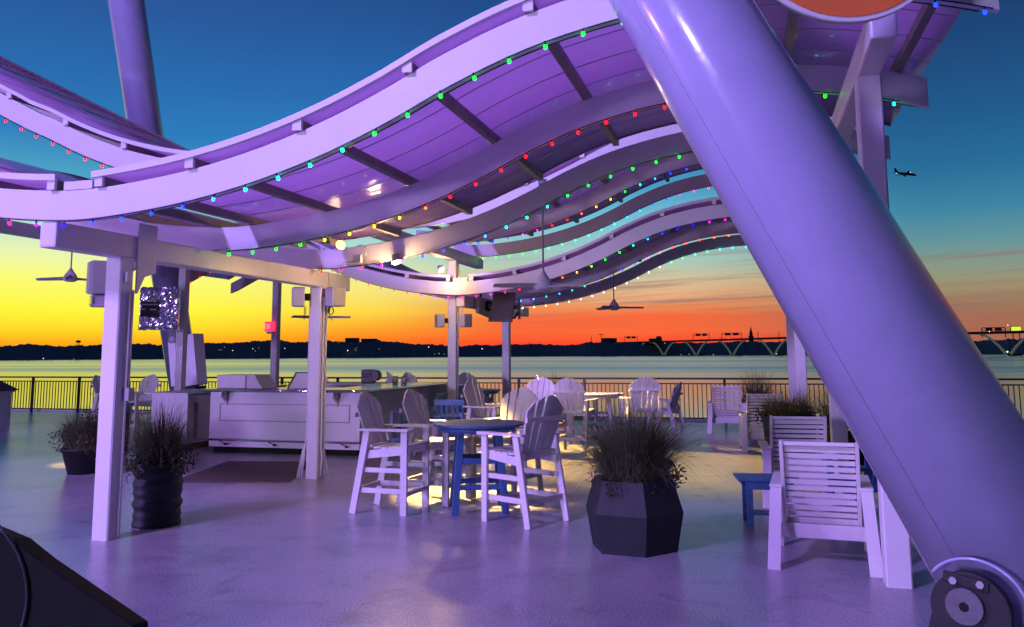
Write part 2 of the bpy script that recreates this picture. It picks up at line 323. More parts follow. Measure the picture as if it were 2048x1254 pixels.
for i in range(n_):
    px = -600 + 3300 * i / (n_ - 1); a = math.degrees(math.atan((px - 1024) / 1700))
    y = hill_profile(px) - 1.5 * smooth_noise(px / 9, 1) - 1.1 * smooth_noise(px / 3.1, 2) - 2.0 * smooth_noise(px / 40, 3)
    D = 2000 + 60 * smooth_noise(px / 120, 5); hor = 706 - .006 * (px - 1024)
    z = 1.7 + (hor - y) / 1700 * math.cos(R(a)) * D
    cols.append([bearing(a, D - 60, -6.5), bearing(a, D - 50, -6.3 + (z + 6.3) * .25), bearing(a, D - 20, -6.3 + (z + 6.3) * .8), bearing(a, D, z), bearing(a, D + 90, -8)])
vs = [p for c in cols for p in c]; fs = []
for i in range(n_ - 1):
    for k in range(4): fs.append((i * 5 + k, (i + 1) * 5 + k, (i + 1) * 5 + k + 1, i * 5 + k + 1))
hb.add(vs, fs); tag(hb.build('hills', M['hill']), kind='structure')

# ------------------------------------------------------------------ wave canopies
PROF = [(0, 2.87), (.63, 2.91), (1.23, 2.99), (1.83, 3.12), (2.39, 3.29), (2.93, 3.505), (3.46, 3.755), (4.01, 3.965), (4.57, 4.105), (5.10, 4.18), (5.55, 4.205)]
VX = -5.6; HALF = 5.55
def wave(x):
    u = abs(((x - VX + HALF) % (2 * HALF)) - HALF)
    # Catmull-Rom through the measured points
    P = PROF
    for i in range(len(P) - 1):
        if u <= P[i + 1][0] + 1e-9:
            p0 = P[i - 1] if i > 0 else (-P[1][0], P[1][1]); p1, p2 = P[i], P[i + 1]; p3 = P[i + 2] if i + 2 < len(P) else (2 * HALF - P[-2][0], P[-2][1])
            m1 = (p2[1] - p0[1]) / (p2[0] - p0[0]); m2 = (p3[1] - p1[1]) / (p3[0] - p1[0]); h = p2[0] - p1[0]; t_ = (u - p1[0]) / h
            return (2 * t_ ** 3 - 3 * t_ ** 2 + 1) * p1[1] + (t_ ** 3 - 2 * t_ ** 2 + t_) * h * m1 + (-2 * t_ ** 3 + 3 * t_ ** 2) * p2[1] + (t_ ** 3 - t_ ** 2) * h * m2
    return P[-1][1]
def frange(a, b, st):
    n = max(1, int(round((b - a) / st))); return [a + (b - a) * i / n for i in range(n + 1)]
def strip(mb, x0, x1, y0, y1, zo, th, dz, st=.12, bx=None):
    wave = WF[0]
    """curved bar following the wave: section y0..y1 wide, th thick, zo above the rafter's underside"""
    xs = frange(x0, x1, st); vs = []
    for x in xs:
        # thickness measured square to the curve
        sl = (wave(x + .02) - wave(x - .02)) / .04; k = math.sqrt(1 + sl * sl)
        z = wave(x) + dz + zo
        vs += [(x, y0, z), (x, y1, z), (x, y1, z + th * k), (x, y0, z + th * k)]
    fs = []
    for i in range(len(xs) - 1):
        a = i * 4; b = a + 4
        fs += [(a, a + 1, b + 1, b), (a + 1, a + 2, b + 2, b + 1), (a + 2, a + 3, b + 3, b + 2), (a + 3, a, b, b + 3)]
    n = (len(xs) - 1) * 4
    fs += [(0, 3, 2, 1), (n, n + 1, n + 2, n + 3)]
    mb.add(vs, fs, False); return mb
WAVE = wave; WF = [WAVE]
def wave_left(x):      # the upper left canopy keeps climbing instead of cresting
    return WAVE(x) if x > -9.3 else WAVE(-9.3) + (-9.3 - x) * .50
PUR = [.50, 1.47, 2.45, 3.40, 4.40, 5.30]
def purlin_xs(x0, x1):
    r = []
    for c in (VX + HALF, VX - HALF):
        for p in PUR:
            for sgn in (1, -1):
                x = c + sgn * p
                if x0 + .05 < x < x1 - .05: r.append(x)
    return sorted(set(round(x, 3) for x in r))
def canopy(label, ys, x0, x1, dz, mains, posts, sheets, group='wave roofed canopies over the deck', wf=None):
    WF[0] = wave = wf or WAVE
    root = empty('wave_canopy', ((x0 + x1) / 2, ys[0], 0), 0, label, 'canopy', group); T = Vector(root.location)
    def bld(mb, name, m, parent=None, bevel=0):
        mb.v = [tuple(Vector(v) - T) for v in mb.v]; return mb.build(name, m, parent or root, bevel)
    RW = .075
    for y in ys:
        m = MB(); strip(m, x0, x1, y, y + RW, 0, .265, dz); bld(m, 'rafter', M['paint'], bevel=.008)
        m = MB()      # dark conduit carried along the lower edge of the rafter
        m.tube([(x, y + RW + .015, wave(x) + dz + .012) for x in frange(x0 + .1, x1 - .1, .2)], .012, 6); bld(m, 'conduit', M['rail'])
    y0s, y1s = ys[0] - .03, ys[-1] - .16
    for px_ in purlin_xs(x0, x1):
        z = wave(px_) + dz + .27; sl = (wave(px_ + .02) - wave(px_ - .02)) / .04; z += .265 * (math.sqrt(1 + sl * sl) - 1)
        m = MB(); m.box(px_ - .035, px_ + .035, y0s + .02, y1s + .02, z, z + .085); bld(m, 'purlin', M['purlin'])
        m = MB(); m.box(px_ - .04, px_ + .04, y0s - .012, y0s + .018, z - .002, z + .094); bld(m, 'purlin_cap', M['paint'])
    def top(x):
        sl = (wave(x + .02) - wave(x - .02)) / .04; return .27 + .265 * (math.sqrt(1 + sl * sl) - 1) + .088
    for a, b in sheets:
        xs = frange(a, b, .15); m = MB()
        yy = [y0s, y1s]
        vs = []
        for x in xs:
            z = wave(x) + dz + top(x)
            vs += [(x, y0s, z), (x, y1s, z), (x, y1s, z + .012), (x, y0s, z + .012)]
        fs = []
        for i in range(len(xs) - 1):
            p = i * 4; q = p + 4
            fs += [(p, p + 1, q + 1, q), (p + 1, p + 2, q + 2, q + 1), (p + 2, p + 3, q + 3, q + 2), (p + 3, p, q, q + 3)]
        n = (len(xs) - 1) * 4; fs += [(0, 3, 2, 1), (n, n + 1, n + 2, n + 3)]
        m.add(vs, fs, True); sh = bld(m, 'roof_sheet', M['sheet'])
        m = MB(); k = int((y1s - y0s) / .56)
        for i in range(1, k + 1):
            yk = y0s + (y1s - y0s) * i / (k + 1)
            vs = []
            for x in xs:
                z = wave(x) + dz + top(x); vs += [(x, yk - .006, z - .008), (x, yk + .006, z - .008), (x, yk + .006, z - .001), (x, yk - .006, z - .001)]
            fs = []
            for j in range(len(xs) - 1):
                p = j * 4; q = p + 4; fs += [(p, p + 1, q + 1, q), (p + 1, p + 2, q + 2, q + 1), (p + 3, p, q, q + 3)]
            m.add(vs, fs)
        s2 = bld(m, 'seam', M['seam'], None); s2.parent = sh; s2.location = (0, 0, 0)
        for (ya, yb, nm, mt) in ((y0s - .035, y0s - .003, 'front_trim', 'paint'), (y1s + .003, y1s + .04, 'rear_trim', 'purlin')):
            m = MB(); vs = []
            for x in xs:
                z = wave(x) + dz + top(x) - .012; vs += [(x, ya, z), (x, yb, z), (x, yb, z + .055), (x, ya, z + .055)]
            fs = []
            for j in range(len(xs) - 1):
                p = j * 4; q = p + 4; fs += [(p, p + 1, q + 1, q), (p + 1, p + 2, q + 2, q + 1), (p + 2, p + 3, q + 3, q + 2), (p + 3, p, q, q + 3)]
            n = (len(xs) - 1) * 4; fs += [(0, 3, 2, 1), (n, n + 1, n + 2, n + 3)]
            m.add(vs, fs); bld(m, nm, M[mt])
    # short closing block in the valley
    if x0 < VX - .5 and x1 > VX + .5:
        m = MB(); m.box(VX - .15, VX + .15, ys[0] + .0, ys[0] + .05, wave(VX) + dz + .27, wave(VX) + dz + .345); bld(m, 'valley_block', M['paint'])
    for mx, ya, yb, z in mains:
        m = MB(); m.box(mx, mx + .18, ya, yb, z, z + .228); bld(m, 'main_beam', M['paint'], bevel=.018)
    for pxx, py_, zt in posts:
        m = MB(); m.bev(pxx, pxx + .18, py_, py_ + .18, 0, zt - .002, .012); bld(m, 'post', M['paint'])
    return root, T, bld
XL = -5.97
cA, TA, bA = canopy('big wavy purple-lit canopy nearest the viewer, with green and red bulb strings', (5.95, 8.25, 10.45), -14.0, 1.66, 0,
    [(XL, 5.94, 11.6, 2.64), (.88, 6.05, 11.6, 3.83), (-12.34, 6.0, 13.9, 3.79)], [(XL, 6.75, 2.64), (XL, 10.7, 2.64), (.88, 6.86, 3.83), (.88, 10.8, 3.83), (-12.34, 6.86, 3.79)],
    [(-14.0, VX - .19), (VX + .19, 1.66)])
cB, TB, bB = canopy('raised wavy canopy in the middle, its lower edge against the blue sky', (13.2, 15.45, 17.65), -6.3, 1.9, .95,
    [(-5.92, 12.3, 18.1, 3.59), (.80, 13.1, 18.6, 4.78)], [(-5.92, 16.25, 3.59), (.78, 16.3, 4.78)], [(VX + .15, 1.9)])
cC, TC, bC = canopy('far wavy canopy beside the railing, lowest of the three on the right', (16.1, 18.4, 20.65), -14.0, 1.9, 0,
    [(-5.72, 16.2, 21.4, 2.64), (-12.34, 16.1, 21.4, 3.79), (.95, 16.2, 21.4, 3.83)], [(-5.90, 20.1, 2.64), (-12.34, 16.2, 3.79), (-12.34, 20.1, 3.79), (.80, 20.1, 3.83)],
    [(-14.0, VX - .19), (VX + .19, 1.9)])
cD, TD, bD = canopy('raised wavy canopy at upper left, seen over the front one', (9.0, 11.2, 13.4), -16.5, -6.1, .88,
    [(-15.2, 8.9, 14.0, 7.1)], [(-15.2, 9.2, 7.1), (-15.2, 13.2, 7.1)], [(-16.5, -6.1)], wf=wave_left)
# gusset plate beside the top of the nearest left post, and the pipes on the posts
def prot(mb, name, m, T, root, bevel=0):
    mb.v = [tuple(Vector(v) - T) for v in mb.v]; return mb.build(name, m, root, bevel)
g_ = MB(); g_.prism([(6.97, 2.30), (7.06, 2.47), (7.22, 2.52), (7.22, 3.0), (6.95, 3.0), (6.95, 2.30)], XL + .183, XL + .2, 'X'); prot(g_, 'gusset', M['paint'], TA, cA)
g_ = MB(); g_.prism([(10.92, 2.28), (11.0, 2.46), (11.15, 2.5), (11.15, 2.86), (10.9, 2.86), (10.9, 2.28)], XL + .183, XL + .2, 'X'); prot(g_, 'gusset', M['paint'], TA, cA)
pp = MB(); xk = XL + .205
pp.tube([(xk, 6.90, 2.33), (xk, 6.90, 1.34)], .013, 8); pp.tube([(xk, 6.865, 2.30), (xk, 6.865, .02)], .011, 8)
prot(pp, 'conduit', M['paint'], TA, cA)
pp = MB(); pp.box(xk - .02, xk + .05, 6.85, 6.93, 1.27, 1.39); prot(pp, 'outlet_box', M['grey'], TA, cA)
pp = MB(); pp.box(XL + .185, XL + .215, 6.80, 6.87, 2.40, 2.50); prot(pp, 'junction_box', M['paint'], TA, cA)
pp = MB()
for k, (dx, dy) in enumerate(((.205, .05), (.205, .12))): pp.tube([(XL + dx, 10.7 + dy, 2.5), (XL + dx, 10.7 + dy, .42), (XL + dx + .02, 10.7 + dy, .3), (XL + dx + .10 * (k), 10.7 + dy + .0, .02)], .014, 8)
for k, dx in enumerate((-.07, -.035, 0.0)): pp.tube([(XL - .02, 10.76, 2.5), (XL - .02, 10.76 - .01 * k, .55), (XL - .03 + dx * .5, 10.72, .35), (XL - .05 + dx, 10.69, .015)], .012, 8)
prot(pp, 'conduit', M['paint'], TA, cA)
pp = MB(); pp.tube([(-5.72, 16.33, 3.45), (-5.70, 16.33, 3.3), (-5.725, 16.33, 3.1), (-5.725, 16.33, 0)], .02, 8); pp.tube([(-5.71, 16.28, 2.62), (-5.66, 16.26, 2.68), (-5.60, 16.24, 2.6), (-5.60, 16.24, 2.4)], .012, 8); prot(pp, 'conduit', M['paint'], TB, cB)
for (xx, yy, T_, r_) in ((-12.34, 16.2, TC, cC), (-12.34, 20.1, TC, cC)):      # grooved cover strips on the left posts
    pp = MB()
    for k in (.045, .09, .135): pp.box(xx + k - .008, xx + k + .008, yy - .012, yy - .001, .1, 3.6)
    prot(pp, 'cover_strip', M['paint'], T_, r_)

# ------------------------------------------------------------------ string lights
bulb_meshes = []
bm_ = MB(); bm_.lathe([(.003, -.034), (.011, -.029), (.0145, -.018), (.012, -.005), (.007, 0)], seg=8)
for i in range(NH):
    ob = bm_.build('bulb', BM[i]); bulb_meshes.append(ob.data); bpy.data.objects.remove(ob)
wm_ = bm_.build('bulb', mat('bulb_pale', (1, .95, .8), .3, emis=(1, .93, .75), estr=6)); pale = wm_.data; bpy.data.objects.remove(wm_)
sk_ = MB(); sk_.tube([(0, 0, -.002), (0, 0, .028)], .009, 6); so = sk_.build('socket', M['rail']); sock = so.data; bpy.data.objects.remove(so)
def hue_at(pts, x):
    if x <= pts[0][0]: return pts[0][1]
    for (a, b), (c, d) in zip(pts, pts[1:]):
        if x <= c: return b + (d - b) * (x - a) / (c - a)
    return pts[-1][1]
def string_lights(y, x0, x1, dz, hues, label, step=.3, palefrom=None, sockets=True):
    root = empty('string_lights', (x0, y, wave(x0) + dz), 0, label, 'string lights', 'coloured bulb strings on the rafters'); T = Vector(root.location)
    yb = y - .018; path = []; x = x0; pos = []
    while x < x1:
        sl = (wave(x + .02) - wave(x - .02)) / .04; pos.append(x); x += step / math.sqrt(1 + sl * sl)
    m = MB(); pts = []
    for x in frange(x0 - .05, pos[-1] + .05, .15): pts.append(Vector((x, yb, wave(x) + dz - .008)) - T)
    m.tube(pts, .006, 5); m.build('cable', M['rail'], root)
    if len(pos) > 100: pos = pos[:100]
    for x in pos:
        h = hue_at(hues, x); me = pale if h is None or h < -5 else bulb_meshes[int(round((h % 1) * NH)) % NH]
        b = bpy.data.objects.new('bulb', me); scene.collection.objects.link(b); b.parent = root; b.location = Vector((x, yb, wave(x) + dz - .03)) - T
        b.rotation_euler = (random.uniform(-.3, .3), random.uniform(-.3, .3), 0)
        if sockets:
            c = bpy.data.objects.new('socket', sock); scene.collection.objects.link(c); c.parent = b
    return root
G_, RED, BLU, YEL, MAG, VIO, CY, ORG = .38, 0.0, .655, .155, -.11, -.24, .52, .06
string_lights(5.95, -6.6, 1.6, 0, [(-6.4, .88), (-6.0, .78), (-5.6, .66), (-4.6, .62), (-4.2, .55), (-3.6, .48), (-3.0, .40), (.4, .40), (.9, .63), (1.6, .64)], 'string of bulbs along the nearest rafter, blue at left turning green')
string_lights(8.25, -5.62, 1.6, 0, [(-5.6, .36), (-4.9, .34), (-4.5, .22), (-4.0, .155), (-3.5, .11), (-3.2, .02), (-.8, 0), (.5, .2), (.9, .33), (1.4, .42), (1.66, .5)], 'string of mostly red bulbs along the second rafter')
string_lights(10.45, -5.65, 1.2, 0, [(-5.65, 1.0), (-5.0, .92), (-4.6, .85), (-4.3, .72), (-4.0, .655), (-3.4, .62), (-3.1, .52), (-2.7, .45), (-2.0, .39), (1.2, .38)], 'string of bulbs along the third rafter, red by the post then green')
string_lights(15.45, -5.0, 1.0, .95, [(-5.0, .655), (-4.4, .70), (-4.0, .86), (-3.5, .98), (-3.0, 1.06), (-2.6, 1.13), (-2.2, 1.3), (-1.8, 1.5), (-1.3, 1.6), (-.6, 1.66), (1, 1.7)], 'string of bulbs changing from violet through red to blue on the raised canopy')
string_lights(17.65, -5.6, 1.0, .95, [(-5.6, .25), (-5.0, .36), (-4.0, .42), (-3.0, .47), (-2.3, .56), (-1.7, .66), (-1.2, .8), (-.8, .93), (1, 1.0)], 'string of small teal bulbs along the rear rafter of the raised canopy')
string_lights(16.1, -9.0, 1.0, 0, [(-9, .95), (-5.2, .92), (-4.2, 1.0), (-3.6, 1.07), (-3.1, 1.16), (-2.6, 1.33), (-2.1, 1.45), (-1.6, 1.6), (-1.0, 1.7), (-.5, 1.86), (1, 1.9)], 'string of bulbs along the front rafter of the far canopy, pink by the post')
string_lights(18.4, -13.9, 1.0, 0, [(-13.9, 1.0), (-9, .95), (-5.4, .5), (-4.9, .55), (-3.2, .6), (-2.4, .7), (-1.9, .85), (-1.2, 1.0), (.0, 1.08)], 'string of blue bulbs turning pink along the middle rafter of the far canopy')
string_lights(20.65, -6.4, 1.0, 0, [(-6.5, 0), (-5.8, 0.0), (-5.79, -9), (-1.9, -9), (-1.89, .45), (1, .5)], 'string of pale bulbs on the rearmost rafter by the water', sockets=False)
wave_keep = wave; wave = wave_left
string_lights(9.0, -11.6, -6.6, .88, [(-11, .02), (-9.2, .03), (-8.0, .02), (-6.6, .0)], 'string of pink bulbs on the upper left canopy')
wave = wave_keep

# ------------------------------------------------------------------ wheel legs
def tube_leg(name, P, Q, r, label, group=None, seg=56):
    P = Vector(P); Q = Vector(Q); root = empty(name, Q, 0, label, 'steel leg', group)
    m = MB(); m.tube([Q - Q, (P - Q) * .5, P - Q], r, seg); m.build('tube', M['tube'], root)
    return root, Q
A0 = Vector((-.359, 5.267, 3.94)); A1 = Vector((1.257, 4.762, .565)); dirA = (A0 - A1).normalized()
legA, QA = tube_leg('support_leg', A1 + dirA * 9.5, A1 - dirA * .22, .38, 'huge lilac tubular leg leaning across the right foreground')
# weld seam along the tube and a lifting lug
Xa = dirA.cross(Vector((0, 0, 1))).normalized(); Ya = Xa.cross(dirA).normalized()
toC = (Vector((0, 0, 1.7)) - A1); toC -= dirA * toC.dot(dirA); toC.normalize(); side = dirA.cross(toC).normalized()
if side.dot(RGT) > 0: side = -side
sdir = (toC * .80 + side * .60).normalized()
m = MB(); m.tube([A1 - dirA * .15 + sdir * .3815 - QA, A1 + dirA * 9.4 + sdir * .3815 - QA], .0028, 5); m.build('weld_seam', M['seam'], legA)
lp = A1 + dirA * ((3.734 - .565) / dirA.z - .02) ; rs = (-side * .93 + toC * .37).normalized()
m = MB(); b0 = lp + rs * .375 - QA; T3 = Matrix((dirA, rs, dirA.cross(rs))).transposed()
def loc(a, b, c): return b0 + dirA * a + rs * b + dirA.cross(rs) * c
m.tube([loc(-.09, -.01, 0), loc(-.09, .03, 0), loc(-.06, .055, 0), loc(.06, .055, 0), loc(.09, .03, 0), loc(.09, -.01, 0)], .014, 8); m.build('lifting_lug', M['paint'], legA)
m = MB(); m.tube([loc(0, -.01, 0), loc(0, .075, 0)], .025, 8); m.build('lug_bolt', M['dark'], legA)
# clevis at the foot
def clevis(name, c, nrm, label, R0=.17, th=.05, w_bot=.30, zc=None):
    c = Vector(c); n = Vector(nrm).normalized(); x = Vector((-n.y, n.x, 0)).normalized()
    if x.dot(RGT) < 0: x = -x
    root = empty(name, (c.x, c.y, 0), 0, label, 'bracket'); O = Vector((c.x, c.y, 0))
    pts = [(R0 * math.cos(a), R0 * math.sin(a)) for a in [R(180 - k * 12) for k in range(-1, 17)]]
    pts = [(-w_bot, -c.z)] + pts + [(w_bot * 1.1, -c.z)]
    n2 = len(pts); vs = [c + x * a + Vector((0, 0, b)) - n * th / 2 - O for a, b in pts] + [c + x * a + Vector((0, 0, b)) + n * th / 2 - O for a, b in pts]
    fs = [tuple(range(n2))[::-1], tuple(range(n2, 2 * n2))] + [(i, (i + 1) % n2, n2 + (i + 1) % n2, n2 + i) for i in range(n2)]
    m = MB(); m.add(vs, fs); m.build('side_plate', M['dark'], root, .006)
    return root, O, n, x
nv = Vector((-.45, -.88, 0)).normalized()
cl, OC, nC, xC = clevis('hinge_bracket', (.90, 4.33, .555), nv, 'dark hinge bracket with round steel pin at the foot of the huge leg', .165)
cc = Vector((.90, 4.33, .555))
def disc(root, O, c, n, r0, th, mt, name, hole=0):
    m = MB(); m.tube([c + n * .0 - O, c + n * th - O], r0, 32); ob = m.build(name, mt, root, .003)
    return ob
pin = disc(cl, OC, cc + nC * .025 + xC * -.015 + Vector((0, 0, .02)), nC, .078, .03, mat('pin_steel', (.14, .14, .15), .45, bump=.3, bscale=60, var=.3, vscale=20), 'pin')
m = MB(); c_ = cc + nC * .055 + xC * -.015 + Vector((0, 0, .02)); m.tube([c_ - OC, c_ + nC * .003 - OC], .020, 20); h = m.build('pin_hole', M['black'], None); h.parent = pin
m = MB(); kb = cc + nC * .026 + Vector((0, 0, .125)); m.bar(kb - xC * .10 - OC + Vector((0, 0, .012)), kb + xC * .085 - OC - Vector((0, 0, .012)), .02, .045, up=(0, 0, 1)); m.build('keeper_bar', M['dark'], cl, .003)
for s_ in (-1, 1):
    m = MB(); b1 = kb + xC * .055 * s_ + nC * .008; m.tube([b1 - OC, b1 + nC * .022 - OC], .017, 6); m.build('bolt', M['grey'], cl)
# white curved lip of the leg end round the bracket
m = MB(); lc = cc + Vector((.03, .06, .0)); m.tube([lc + xC * (.215 * math.cos(R(a))) + Vector((0, 0, .205 * math.sin(R(a)))) - QA for a in range(-40, 150, 8)], .008, 10); m.build('end_lip', M['tube'], legA)
# second leg far left and its cabinets
B0 = Vector((-12.745, 14.58, 9.347)); B1 = Vector((-14.074, 18.498, 2.206)); dB = (B0 - B1).normalized()
legB, QB = tube_leg('support_leg', B1 + dB * 16, B1 - dB * 2.3, .37, 'lilac tubular leg behind the bar, rising past the upper left canopy', seg=40)
m = MB()
for k, (off, w) in enumerate(((.30, .006), (.12, .004))):
    s2 = (RGT * (-off * 3) - FWD).normalized(); m.tube([B1 + s2 * .372 - QB, B1 + dB * 15 + s2 * .372 - QB], w, 4)
m.build('weld_seam', M['paint'], legB)
def lean_box(name, c, size, m_, root, O, tilt, yaw):
    m = MB(); sx, sy, sz = size; m.box(-sx / 2, sx / 2, -sy / 2, sy / 2, 0, sz)
    ob = m.build(name, m_, root, .015); ob.location = Vector(c) - O; ob.rotation_euler = (0, tilt, yaw); return ob
cab = empty('equipment_cabinet', (-13.35, 18.0, 0), 0, 'leaning lilac equipment cabinet with dark motor box on top, by the far leg', 'cabinet')
OB = Vector((-13.35, 18.0, 0))
lean_box('cabinet_body', (-13.15, 18.0, .95), (.52, .42, 1.25), M['paint'], cab, OB, -.14, .0)
lean_box('side_cabinet', (-13.5, 17.9, .95), (.2, .3, 1.1), M['paint'], cab, OB, -.14, .0)
lean_box('motor_box', (-13.55, 17.9, 2.03), (.34, .3, .30), M['tv'], cab, OB, -.2, .0)
m = MB(); m.box(-.28, .28, -.2, .2, 0, .95); ob = m.build('plinth', M['dark'], cab); ob.location = (.15, 0, 0)
m = MB(); m.lathe([(.0, 0), (.10, .02), (.11, .12), (.05, .18)], seg=14); ob = m.build('motor_cap', M['grey'], cab); ob.location = (-.28, -.2, 1.98)

# foreground dark bracket (foot of another leg), lower left corner
fgc = Vector((-2.12, 1.93, 0)); fn = Vector((.27, -.96, 0)); fx = RGT.copy()
root = empty('hinge_bracket', fgc, 0, 'big black steel bracket cut off by the lower left corner', 'bracket')
def fp(a, z, k=0): return fx * a + Vector((0, 0, z)) + FWD * k
m = MB(); prof = [(-.6, 0), (-.6, 1.26), (-.20, 1.262), (.045, 1.228), (.125, 1.196), (.20, 1.14), (.475, .965), (.478, .93), (.47, 0)]
n2 = len(prof); m.add([fp(a, z) for a, z in prof] + [fp(a, z - .02, .1) for a, z in prof], [tuple(range(n2)), tuple(range(n2, 2 * n2))[::-1]] + [(i, n2 + i, n2 + (i + 1) % n2, (i + 1) % n2) for i in range(n2)])
m.build('side_plate', M['black'], root, .006)
m = MB(); m.tube([fp(-.01, 1.07, -.03), fp(-.01, 1.07, 0)], .055, 28); m.build('pin', M['dark'], root, .004)
m = MB(); m.tube([fp(-.08 + .26 * math.cos(R(a)), 1.03 + .26 * math.sin(R(a)), -.002) for a in range(-100, 60, 8)], .006, 6); m.build('weld_seam', M['dark'], root)

# ------------------------------------------------------------------ railing (one fence, panels between posts)
fence = empty('railing', (-22, 21.3, 0), 0, 'long black picket railing along the water edge of the deck', 'railing')
OF = Vector((-22, 21.3, 0)); PS = 1.72; x = -24.72; fposts = []
while x < 8: fposts.append(x); x += PS
for i, fx_ in enumerate(fposts):
    m = MB(); m.box(fx_ - .032, fx_ + .032, 21.27, 21.33, 0, 1.06); m.v = [tuple(Vector(v) - OF) for v in m.v]; m.build('post', M['rail'], fence)
for a, b in zip(fposts, fposts[1:]):
    m = MB(); n = 16
    for k in range(1, n): xx = a + (b - a) * k / n; m.box(xx - .010, xx + .010, 21.29, 21.31, .10, .93)
    m.box(a, b, 21.285, 21.315, .085, .115); m.box(a, b, 21.285, 21.315, .915, .945)
    m.v = [tuple(Vector(v) - OF) for v in m.v]; m.build('picket_panel', M['rail'], fence)
m = MB(); m.box(fposts[0] - .1, fposts[-1], 21.265, 21.335, 1.03, 1.075); m.v = [tuple(Vector(v) - OF) for v in m.v]; m.build('top_rail', M['rail'], fence, .008)

# ------------------------------------------------------------------ floor mat, kiosk
tag(MB().prism([(-7.55, 9.95), (-6.02, 10.42), (-6.75, 12.3), (-8.1, 12.05)], .004, .018).build('floor_mat', M['mat']), 'thin brown-grey rubber mat on the deck in front of the white bar', 'mat')
root = empty('storage_kiosk', (-18.1, 16.3, 0), R(12), 'small white storage box with dark pitched lid at the left edge', 'storage box')
m = MB(); m.box(-1.3, .62, -.6, .6, 0, .86); m.build('body', M['paint'], root, .01)
m = MB(); m.hexa([(-1.4, -.72, .862), (.74, -.72, .862), (.74, .72, .862), (-1.4, .72, .862), (-1.0, -.2, 1.26), (.25, -.2, 1.26), (.25, .2, 1.26), (-1.0, .2, 1.26)]); m.build('lid', M['roofdark'], root, .01)
m = MB(); m.box(-1.36, .68, -.66, .66, .82, .86); m.build('lid_rim', M['paint'], root)
m = MB(); m.box(.40, .46, -.625, -.601, .62, .72); m.build('latch', M['dark'], root)

# ------------------------------------------------------------------ bar
bar = empty('bar_counter', (-8, 14.5, 0), 0, 'white panelled outdoor bar with dark counter tops behind the middle post', 'bar'); OBR = Vector((-8, 14.5, 0))
def bb(mb, name, m_, parent=None, bevel=0):
    mb.v = [tuple(Vector(v) - OBR) for v in mb.v]; return mb.build(name, m_, parent or bar, bevel)
F0, F1, FY = -9.28, -6.37, 13.2
front = bb(MB().box(F0, F1, FY, FY + .10, .10, 1.06), 'front_panel', M['bar'], bevel=.004)
m = MB(); a, b, z0, z1 = F0 + .22, F1 - .20, .56, .83
for q in ((a, b, z0 - .018, z0), (a, b, z1, z1 + .018)): m.box(q[0], q[1], FY - .012, FY - .001, q[2], q[3])
for q in ((a - .018, a), (b, b + .018)): m.box(q[0], q[1], FY - .012, FY - .001, z0 - .018, z1 + .018)
tr_ = bb(m, 'panel_moulding', M['grey'], bevel=.003)  # grey on white stands in for the shadow lines of the recess
bb(MB().box(F1 - .1, F1, FY + .102, 16.4, .10, 1.06), 'side_panel', M['bar'])
bb(MB().box(F0 + .05, F1 - .12, FY + .15, FY + .7, .0, 1.02), 'cabinet', M['grey'])
bb(MB().box(F1 - .72, F1 - .102, FY + .72, 16.35, .0, 1.02), 'cabinet', M['grey'])
bb(MB().box(F0 + .06, F1 - .06, FY + .05, FY + .14, .0, .099), 'plinth', M['black'])
bb(MB().prism([(F0 - .10, FY - .24), (F1 + .26, FY - .24), (F1 + .26, 16.62), (F1 - .72, 16.62), (F1 - .72, FY + .66), (F0 - .10, FY + .66)], 1.062, 1.105), 'counter_top', M['counter'], bevel=.006)
bb(MB().tube([(F0 - .12, FY - .265, 1.085), (F1 + .28, FY - .265, 1.085), (F1 + .285, FY - .2, 1.085), (F1 + .285, 16.62, 1.085)], .017, 10), 'edge_rail', M['chrome'])
for cx in (F0 + .34, F1 - .42):
    m = MB(); m.prism([(FY - .20, 1.06), (FY - .20, .99), (FY - .12, .93), (FY - .045, .88), (FY - .002, .80), (FY - .002, 1.06)], cx - .02, cx + .02, 'X'); bb(m, 'corbel', M['bar'], bevel=.004)
m = MB(); m.tube([(F0 - .18, FY - .17, .235), (F1 + .12, FY - .17, .235), (F1 + .18, FY - .1, .235), (F1 + .18, 16.4, .235)], .019, 10); fr = bb(m, 'foot_rail', M['chrome'])
for cx in (F0 + .28, F0 + 1.25, F1 - .30):
    m = MB(); m.tube([(cx, FY - .17, .235), (cx + .09, FY - .06, .16), (cx + .10, FY, .15)], .010, 6); m.lathe([(.0, -.02), (.024, -.012), (.024, .012), (0, .02)], (cx + .09, FY - .06, .155), seg=10); bb(m, 'rail_bracket', M['black'])
# left wing with the cold cabinet facing the opening
bb(MB().box(-10.52, -9.76, 13.22, 13.30, .12, 1.0), 'wing_panel', M['bar'], bevel=.004)
bb(MB().box(-10.50, -9.80, 13.305, 16.4, .12, .98), 'wing_cabinet', M['bar'])
bb(MB().box(-10.46, -9.84, 13.36, 16.3, 0, .118), 'plinth', M['black'])
bb(MB().box(-10.62, -9.70, 13.12, 16.5, 1.002, 1.03), 'counter_top', M['bar'], bevel=.004)
bb(MB().box(-10.3, -9.66, 13.9, 16.5, 1.031, 1.05), 'counter_mat', M['counter'])
fd = bb(MB().box(-9.799, -9.76, 14.55, 15.9, .17, .86), 'fridge_door', M['dark'], bevel=.006)
h_ = bb(MB().tube([(-9.735, 14.56, .84), (-9.735, 15.88, .84)], .016, 8), 'handle', M['grey']); h_.parent = fd
for yk in (13.45, 13.95):
    m = MB()
    for z0 in ((.2, .45, .68) if yk > 13.8 else (.18,)):
        m.box(-9.799, -9.79, yk, yk + (.14 if yk > 13.8 else .12), z0, z0 + (.14 if yk > 13.8 else .66))
    bb(m, 'vent_grille', M['purlin'])
